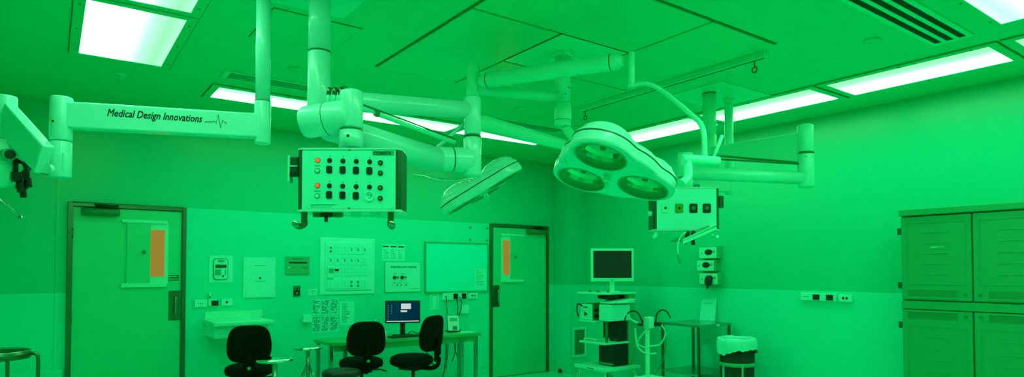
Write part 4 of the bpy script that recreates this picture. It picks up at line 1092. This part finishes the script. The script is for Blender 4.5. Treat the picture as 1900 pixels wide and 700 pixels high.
# ================================================================ chairs and stools
def make_chair(label):
    t = thing('office_chair', label, 'chair', (0, 0, 0))
    def bend(x, y, z): return (x, y+.9*x*x, z)
    part('backrest', MB().sup((0, -.235, .825), (.192, .042, .172), .55, 44, 20, lambda x, y, z: (x*(1-.12*max(0, z)/.172), y+.55*x*x-.06*(z/.172)*(1 if z > 0 else .3)*.5, z)), 'fabric', t, local=True)
    part('seat', MB().sup((0, .02, .545), (.235, .235, .05), .6, 44, 20) if False else MB().lathe([(0, .0), (.17, .0), (.212, .02), (.222, .05), (.212, .085), (.17, .105), (.1, .11), (0, .108)], (0, .02, .50), 44), 'fabric', t, local=True)
    part('back_bracket', MB().tube(cable('', [(0, -.05, .495), (0, -.2, .49), (0, -.285, .52), (0, -.305, .60), (0, -.295, .78)], 0, 0, ''), .022, 12).box((-.045, -.305, .56), (.045, -.275, .70)), 'fabric', t, .004, local=True)
    part('height_knob', MB().cyl((0, -.335, .615), (0, -.30, .615), .015, 14, .004), 'grey', t, local=True, label='pale plastic back height knob')
    part('mechanism', MB().box((-.09, -.10, .465), (.09, .12, .502)), 'black', t, .006, local=True)
    part('lever', MB().tube([(.08, .0, .48), (.2, .02, .475), (.26, .02, .45)], .008, 8), 'black', t, local=True)
    part('gas_column', MB().cyl((0, 0, .12), (0, 0, .36), .030, 18).cyl((0, 0, .36), (0, 0, .47), .018, 16), 'black', t, local=True)
    for k in range(5):
        a = 2*PI*k/5+.3; ca, sa = math.cos(a), math.sin(a)
        lg = part('base_leg', MB().tube([(.02*ca, .02*sa, .13), (.15*ca, .15*sa, .11), (.29*ca, .29*sa, .085)], [.026, .022, .016], 10), 'black', t, local=True)
        part('caster', MB().cyl((.29*ca-.012*sa, .29*sa+.012*ca, .028), (.29*ca+.012*sa, .29*sa-.012*ca, .028), .027, 16).cyl((.29*ca, .29*sa, .03), (.29*ca, .29*sa, .09), .007, 8), 'black', lg, local=True)
    return t
ch = make_chair('black swivel chair seen from behind, in front of the wall counter')
ch.location = (1.56, 6.36, 0); ch.rotation_euler = (0, 0, -.25); ch['group'] = 'black swivel chairs'
dup(ch, (2.60, 6.16, 0), -.20, 'black swivel chair at the desk, left of the blue monitor')
c3_ = dup(ch, (3.03, 5.86, 0), .50, 'black swivel chair turned sideways, right of blue monitor'); c3_.scale = (1, 1, 1.05)

def make_stool(label):
    t = thing('round_stool', label, 'stool', (0, 0, 0))
    part('seat', MB().lathe([(0, .635), (.12, .635), (.155, .64), (.165, .65), (.160, .662), (.14, .668), (0, .668)], (0, 0, 0), 40), 'chrome', t, local=True)
    part('column', MB().cyl((0, 0, .28), (0, 0, .636), .022, 20), 'steel', t, local=True)
    for k in range(4):
        a = PI/2*k+.5
        lg = part('leg', MB().tube([(.015*math.cos(a), .015*math.sin(a), .50), (.12*math.cos(a), .12*math.sin(a), .34), (.22*math.cos(a), .22*math.sin(a), .02)], .011, 12), 'steel', t, local=True)
        part('foot', MB().cyl((.22*math.cos(a), .22*math.sin(a), 0), (.223*math.cos(a), .223*math.sin(a), .03), .014, 10), 'black', lg, local=True)
    part('foot_ring', MB().torus((0, 0, .2), .165, .007), 'steel', t, local=True)
    return t
st = make_stool('round steel stool standing left of desk end by the wall')
st.location = (2.13, 6.40, 0); st.scale = (.9, .9, 1.1); st['group'] = 'round steel stools'
s2 = dup(st, (1.64, 5.72, .052), .6, 'round steel stool in front of the left swivel chair')
s2.location = (1.63, 5.78, 0)
s2.scale = (.98, .98, 1.09)
t = thing('padded_stool', 'low round black padded stool in front of the middle swivel chair', 'stool', (2.20, 5.68, 0))
part('cushion', MB().lathe([(0, .52), (.15, .52), (.17, .53), (.175, .555), (.165, .578), (.12, .588), (0, .59)], (2.20, 5.68, 0), 40), 'black', t)
part('column', MB().cyl((2.20, 5.68, .10), (2.20, 5.68, .525), .024, 16), 'black', t)
for k in range(5):
    a = 2*PI*k/5
    lg = part('base_leg', MB().tube([(2.20, 5.68, .12), (2.20+.23*math.cos(a), 5.68+.23*math.sin(a), .07)], [.022, .014], 10), 'steel', t)
    part('caster', MB().cyl((2.20+.23*math.cos(a), 5.67+.23*math.sin(a), .027), (2.20+.23*math.cos(a), 5.69+.23*math.sin(a), .027), .026, 14).cyl((2.20+.23*math.cos(a), 5.68+.23*math.sin(a), .03), (2.20+.23*math.cos(a), 5.68+.23*math.sin(a), .07), .007, 8), 'black', lg)
# bowl stand at the lower left
bc = Vector((-.30, 5.78, 0))
t = thing('bowl_stand', 'steel ring bowl stand cut off at lower left picture corner', 'bowl stand', tuple(bc))
part('ring', MB().lathe([(.205, .875), (.215, .875), (.215, .925), (.205, .925), (.205, .875)], (bc.x, bc.y, 0), 48, caps=False), 'darksteel', t)
part('rolled_edge', MB().torus((bc.x, bc.y, .925), .21, .007), 'steel', t)
for a in (-1.62, -.25, 1.3, 2.9):
    ca, sa = math.cos(a), math.sin(a)
    part('leg', MB().tube([(bc.x+.21*ca, bc.y+.21*sa, .905), (bc.x+.245*ca, bc.y+.245*sa, .903), (bc.x+.262*ca, bc.y+.262*sa, .885), (bc.x+.264*ca, bc.y+.264*sa, .85), (bc.x+.27*ca, bc.y+.27*sa, .06)], .0125, 14), 'darksteel', t)
part('lower_ring', MB().torus((bc.x, bc.y, .18), .268, .009), 'darksteel', t)

# ================================================================ equipment tower
tx0, ty0 = 5.62, 5.62
t = thing('equipment_tower', 'white endoscopy trolley with shelves and rear column in the corner', 'equipment trolley', (5.85, 5.85, 0))
Xa, Xb, Ya, Yb = 5.55, 5.98, 5.66, 6.12
sh1 = part('base_shelf', MB().box((Xa-.05, Ya-.06, .25), (Xb+.14, Yb+.06, .295)), 'enamel2', t, .012)
part('base_badge', MB().box((Xa-.051, 5.82, .268), (Xa-.0495, 5.93, .278)), 'ink', sh1)
part('shelf', MB().box((Xa-.02, Ya, .575), (Xb, Yb, .60)), 'enamel2', t, .008)
part('shelf', MB().box((Xa-.02, Ya+.16, .845), (Xb, Yb, .868)), 'enamel2', t, .008)
part('shelf', MB().box((Xa-.03, Ya, 1.195), (Xb+.13, Yb+.03, 1.222)), 'enamel2', t, .008)
part('column', MB().box((Xb+.01, Ya+.02, .295), (Xb+.13, Ya+.10, 1.195)), 'grey', t, .006, label='grey aluminium side column')
part('column', MB().box((Xb+.01, Yb-.10, .295), (Xb+.13, Yb-.02, 1.195)), 'grey', t, .006, label='grey aluminium rear column')
part('rear_panel', MB().box((Xb+.05, Ya+.10, .295), (Xb+.07, Yb-.10, 1.19)), 'slot', t)
for k, (x, y) in enumerate(((Xa, Ya), (Xb+.08, Ya), (Xa, Yb), (Xb+.08, Yb))):
    cs = part('caster_fork', MB().cyl((x, y, .17), (x, y, .25), .018, 12).box((x-.03, y-.028, .05), (x+.03, y-.018, .18)).box((x-.03, y+.018, .05), (x+.03, y+.028, .18)), 'enamel2', t)
    part('wheel', MB().cyl((x, y-.016, .06), (x, y+.016, .06), .06, 24, .006), 'black', cs)
part('push_bar', MB().tube([(Xb+.02, Ya+.05, 1.10), (Xb-.0, Ya-.08, 1.10), (Xb-.33, Ya-.10, 1.10)], .014, 12), 'enamel2', t)
# tower monitor
t = thing('medical_monitor', 'white framed flat monitor with dark screen on top of the tower', 'monitor', (5.83, 5.82, 1.2225), -.62)
part('stand', MB().box((-.03, -.02, .0), (.03, .03, .20)), 'enamel2', t, .004, local=True)
part('stand_foot', MB().box((-.10, -.07, .0), (.10, .08, .012)), 'enamel2', t, .003, local=True)
part('bezel', MB().box((-.275, -.05, .135), (.275, -.012, .555)), 'enamel2', t, .008, local=True)
part('screen', MB().box((-.243, -.0525, .18), (.243, -.0495, .525)), 'black', t, local=True)
part('logo', MB().box((-.015, -.0515, .152), (.015, -.0495, .158)), 'ink', t, local=True)
# devices on the tower
t = thing('light_source', 'white fronted unit with a dark triangle mark on the tower middle shelf', 'medical device', (5.7, 5.95, .8685))
part('cabinet', MB().box((Xa+.0, Ya+.22, .869), (Xb-.03, Yb-.02, 1.075)), 'midgrey', t, .004)
part('front_panel', MB().box((Xa-.012, Ya+.22, .872), (Xa+.002, Yb-.01, 1.072)), 'enamel2', t, .004)
part('front_marks', MB().box((Xa-.014, 5.96, 1.025), (Xa-.011, 6.04, 1.038)).prism([(-.03, -.03), (-.03, .03), (.03, 0)], .0, .003, A_RIGHT, (Xa-.012, 5.99, .945)), 'ink', t)
part('side_slats', MB().box((Xa+.02, Ya+.217, .90), (Xb-.05, Ya+.222, .94)).box((Xa+.02, Ya+.217, .98), (Xb-.05, Ya+.222, 1.01)), 'black', t)
t = thing('camera_unit', 'pale box with an open lid hanging at front of the tower', 'medical device', (5.72, 5.72, .86))
part('body', MB().box((Xa+.02, Ya-.07, .872), (Xb-.06, Ya+.13, 1.075)), 'white', t, .008)
part('bracket', MB().box((Xa+.05, Ya+.02, .60), (Xa+.07, Ya+.05, .863)), 'midgrey', t)
lid = part('lid', MB().hexa([(Xa+.03, Ya-.09, 1.085), (Xb+.03, Ya-.09, 1.12), (Xb+.03, Ya+.12, 1.12), (Xa+.03, Ya+.12, 1.085)], [(Xa+.03, Ya-.09, 1.105), (Xb+.03, Ya-.09, 1.14), (Xb+.03, Ya+.12, 1.14), (Xa+.03, Ya+.12, 1.105)]), 'enamel2', t, .005)
part('lid_gap', MB().box((Xa+.04, Ya-.05, 1.074), (Xb-.08, Ya+.11, 1.09)), 'black', t)
single('black_pouch', MB().sup((5.78, 5.83, 1.162), (.15, .10, .032), .7, 24, 12), 'black', 'soft black pouch under the top shelf of the tower', 'pouch')
single('cable', MB().tube(cable('', [(Xa-.01, 6.06, 1.04), (Xa-.05, 6.10, 1.07), (Xa-.04, 6.13, .98), (Xa-.02, 6.12, .90)], 0, 0, ''), .010, 8), 'black', 'thick black cable at left side of the triangle-marked unit', 'cable')
t = thing('recorder_unit', 'black upright unit between the lower tower shelves', 'medical device', (5.83, 5.83, .296))
part('case', MB().box((5.72, 5.68, .2965), (5.97, 5.95, .56)), 'black', t, .006)
part('front_edge', MB().box((5.712, 5.69, .31), (5.721, 5.94, .33)), 'grey', t)
t = thing('dvd_unit', 'flat pale unit lying on the lower tower shelf', 'medical device', (5.68, 5.93, .6))
part('case', MB().box((5.56, 5.83, .6005), (5.80, 6.06, .635)), 'enamel2', t, .004)
part('tray_line', MB().box((5.558, 5.86, .615), (5.561, 6.02, .622)), 'midgrey', t)
t = thing('upper_recorder', 'black narrow unit behind the lower tower shelf uprights', 'medical device', (5.83, 5.86, .6))
part('case', MB().box((5.83, 5.70, .6005), (5.97, 5.98, .84)), 'black', t, .006)
part('front_edge', MB().box((5.828, 5.72, .62), (5.831, 5.96, .63)), 'midgrey', t)
for k, (x, y, r_) in enumerate(((5.60, 5.98, .018), (5.62, 5.86, .022), (5.68, 5.74, .016))):
    single('small_clip', MB().lathe([(r_, 0), (r_, .02), (r_*.5, .026), (0, .026)], (x, y, 1.2225), 14), 'midgrey', 'small dark item on the top tower shelf, '+['leftmost', 'middle', 'rightmost'][k]+' of three', 'small item')

# stand with cables
sx, sy = 4.64, 4.16
t = thing('cable_stand', 'slim white pole stand with a white head and looping cables', 'stand', (sx, sy, 0))
part('pole', MB().cyl((sx, sy, .06), (sx, sy, .97), .021, 20), 'enamel2', t)
part('head', MB().cbox((sx+.01, sy-.01, 1.00), (.075, .075, .11)), 'enamel', t, .012)
part('plug', MB().cyl((sx+.05, sy-.04, .985), (sx+.10, sy-.08, .985), .022, 12, .004), 'black', t, label='black plug on the right of head')
part('plug', MB().cyl((sx-.04, sy+.02, .98), (sx-.08, sy+.05, .985), .014, 12, .003), 'black', t, label='black plug on the left of head')
part('shelf', MB().cbox((sx+.02, sy, .465), (.30, .24, .02)), 'enamel2', t, .006)
part('base', MB().prism(rrect(.42, .42, .06), .05, .075, None, (sx, sy, 0)), 'enamel2', t, .006)
for a in (PI/4, 3*PI/4, 5*PI/4, 7*PI/4):
    part('caster', MB().cyl((sx+.22*math.cos(a), sy+.22*math.sin(a)-.012, .026), (sx+.22*math.cos(a), sy+.22*math.sin(a)+.012, .026), .026, 14).cyl((sx+.22*math.cos(a), sy+.22*math.sin(a), .03), (sx+.22*math.cos(a), sy+.22*math.sin(a), .052), .007, 8), 'black', t)
def rel(a, b, z): return (sx+CR.x*a, sy+CR.y*a+b, z)
for k, (pts, r_, m__, lb) in enumerate((
    ([rel(.08, 0, 1.0), rel(.09, 0, 1.08), rel(.14, 0, 1.12), rel(.19, 0, 1.10), rel(.22, 0, 1.04)], .007, 'black', 'black cable arching up to the right of the stand head'),
    ([rel(-.04, 0, .99), rel(-.09, 0, 1.09), rel(-.15, 0, 1.11), rel(-.20, 0, 1.07), rel(-.22, 0, 1.0)], .007, 'black', 'black cable arching up to the left of the stand head'),
    ([rel(-.03, 0, .985), rel(-.10, 0, 1.0), rel(-.17, 0, 1.04), rel(-.20, 0, 1.08)], .009, 'enamel2', 'pale hose reaching up left from the stand head'),
    ([rel(-.02, -.03, .95), rel(-.12, -.03, .82), rel(-.06, -.03, .77), rel(.02, -.03, .78), rel(.10, -.03, .80), rel(.15, -.03, .90), rel(.11, -.03, .98)], .007, 'enamel2', 'pale loop of hose around the upper pole'),
    ([rel(-.14, -.03, .95), rel(-.12, -.03, .78), rel(-.04, -.03, .71), rel(.06, -.03, .71)], .008, 'enamel2', 'lowest pale hose loop below the stand head'),
    ([rel(.15, -.02, .93), rel(.16, -.02, .80), rel(.12, -.02, .62), rel(.05, -.02, .50)], .005, 'midgrey', 'thin cable running down right of the pole stand'))):
    single('stand_cable', MB().tube(cable('', pts, 0, 0, ''), r_, 8), m__, lb, 'cable')

# steel trolley
Xa, Xb, Ya, Yb = 5.80, 6.38, 4.46, 4.99; zt = .895
t = thing('steel_trolley', 'stainless steel frame trolley standing against the right wall', 'trolley', (6.09, 4.72, 0))
part('top', MB().box((Xa-.01, Ya-.01, zt-.028), (Xb+.01, Yb+.01, zt)), 'steel', t, .004)
part('lower_shelf', MB().box((Xa, Ya, .325), (Xb, Yb, .345)), 'steel', t, .003)
part('lower_shelf', MB().box((Xa, Ya, .145), (Xb, Yb, .165)), 'steel', t, .003)
for x in (Xa+.012, Xb-.012):
    for y in (Ya+.012, Yb-.012):
        lg = part('leg', MB().box((x-.013, y-.013, .09), (x+.013, y+.013, zt-.026)), 'darksteel', t, .003)
        part('caster', MB().cyl((x, y-.014, .045), (x, y+.014, .045), .044, 18, .004).cyl((x, y, .05), (x, y, .092), .009, 8), 'black', lg)
part('corner_tag', MB().box((Xa+.30, Ya-.0125, zt-.026), (Xa+.36, Ya-.0095, zt-.004)), 'enamel', t)
t = thing('sign_holder', 'pale paper sign standing at the wall behind the steel trolley', 'sign', (6.42, 4.80, .8955))
part('sheet', MB().hexa([(6.40, 4.69, .8955), (6.405, 4.69, .8955), (6.405, 4.905, .8955), (6.40, 4.905, .8955)], [(6.44, 4.69, 1.17), (6.445, 4.69, 1.17), (6.445, 4.905, 1.14), (6.44, 4.905, 1.14)]), 'paper', t)
mb = MB()
for k in range(5): mb.box((6.429-.0*k, 4.74+.02*(k % 2), 1.10-.02*k), (6.4335, 4.86-.03*(k % 3), 1.106-.02*k)) if k < 1 else None
part('print', mb, 'inksoft', t)

# waste bin with liner
bx_, by_ = 6.02, 4.13
t = thing('waste_bin', 'round dark waste bin with a pale band frame beside the steel trolley', 'bin', (bx_, by_, 0))
part('drum', MB().lathe([(.165, .02), (.182, .735), (.176, .735), (.16, .03), (0, .03)], (bx_, by_, 0), 40, caps=False), 'slot', t)
part('band', MB().lathe([(.1785, .475), (.1845, .475), (.1860, .515), (.1795, .515)], (bx_, by_, 0), 40, caps=False), 'grey', t)
for a in (-2.25, -.4, 1.2, 2.9):
    part('strap', MB().tube([(bx_+.184*math.cos(a), by_+.184*math.sin(a), .49), (bx_+.185*math.cos(a), by_+.185*math.sin(a), .04)], .012, 10), 'grey', t)
part('foot_ring', MB().torus((bx_, by_, .015), .17, .013), 'grey', t)
mb = MB(); N = 96; rows_ = []
r = random.Random(3)
ph = [r.uniform(0, 6.28) for _ in range(6)]
def wob(a, k): return .5*math.sin(5*a+ph[k])+.3*math.sin(11*a+ph[k+1])+.25*math.sin(19*a+ph[k+2])
prof = [(.165, .66), (.172, .75), (.182, .772), (.194, .775), (.204, .758), (.207, .72), (.205, .69), (.203, .66)]
for i, (rr, zz) in enumerate(prof):
    row = []
    for j_ in range(N):
        a = 2*PI*j_/N; kk = i/(len(prof)-1)
        hem = -.055*(.5+.5*math.sin(2*a+2.2)) if i >= 5 else 0
        row.append(mb.bm.verts.new((bx_+(rr+.016*kk*wob(a, 0))*math.cos(a), by_+(rr+.016*kk*wob(a, 0))*math.sin(a), zz+.018*wob(a, 2)*kk+hem*(i-4)/3)))
    rows_.append(row)
for i in range(len(prof)-1):
    for j_ in range(N):
        f = mb.bm.faces.new((rows_[i][j_], rows_[i][(j_+1) % N], rows_[i+1][(j_+1) % N], rows_[i+1][j_])); f.smooth = True
single('bin_liner', mb, 'bag', 'crumpled pale plastic liner folded over the waste bin rim', 'bin liner')
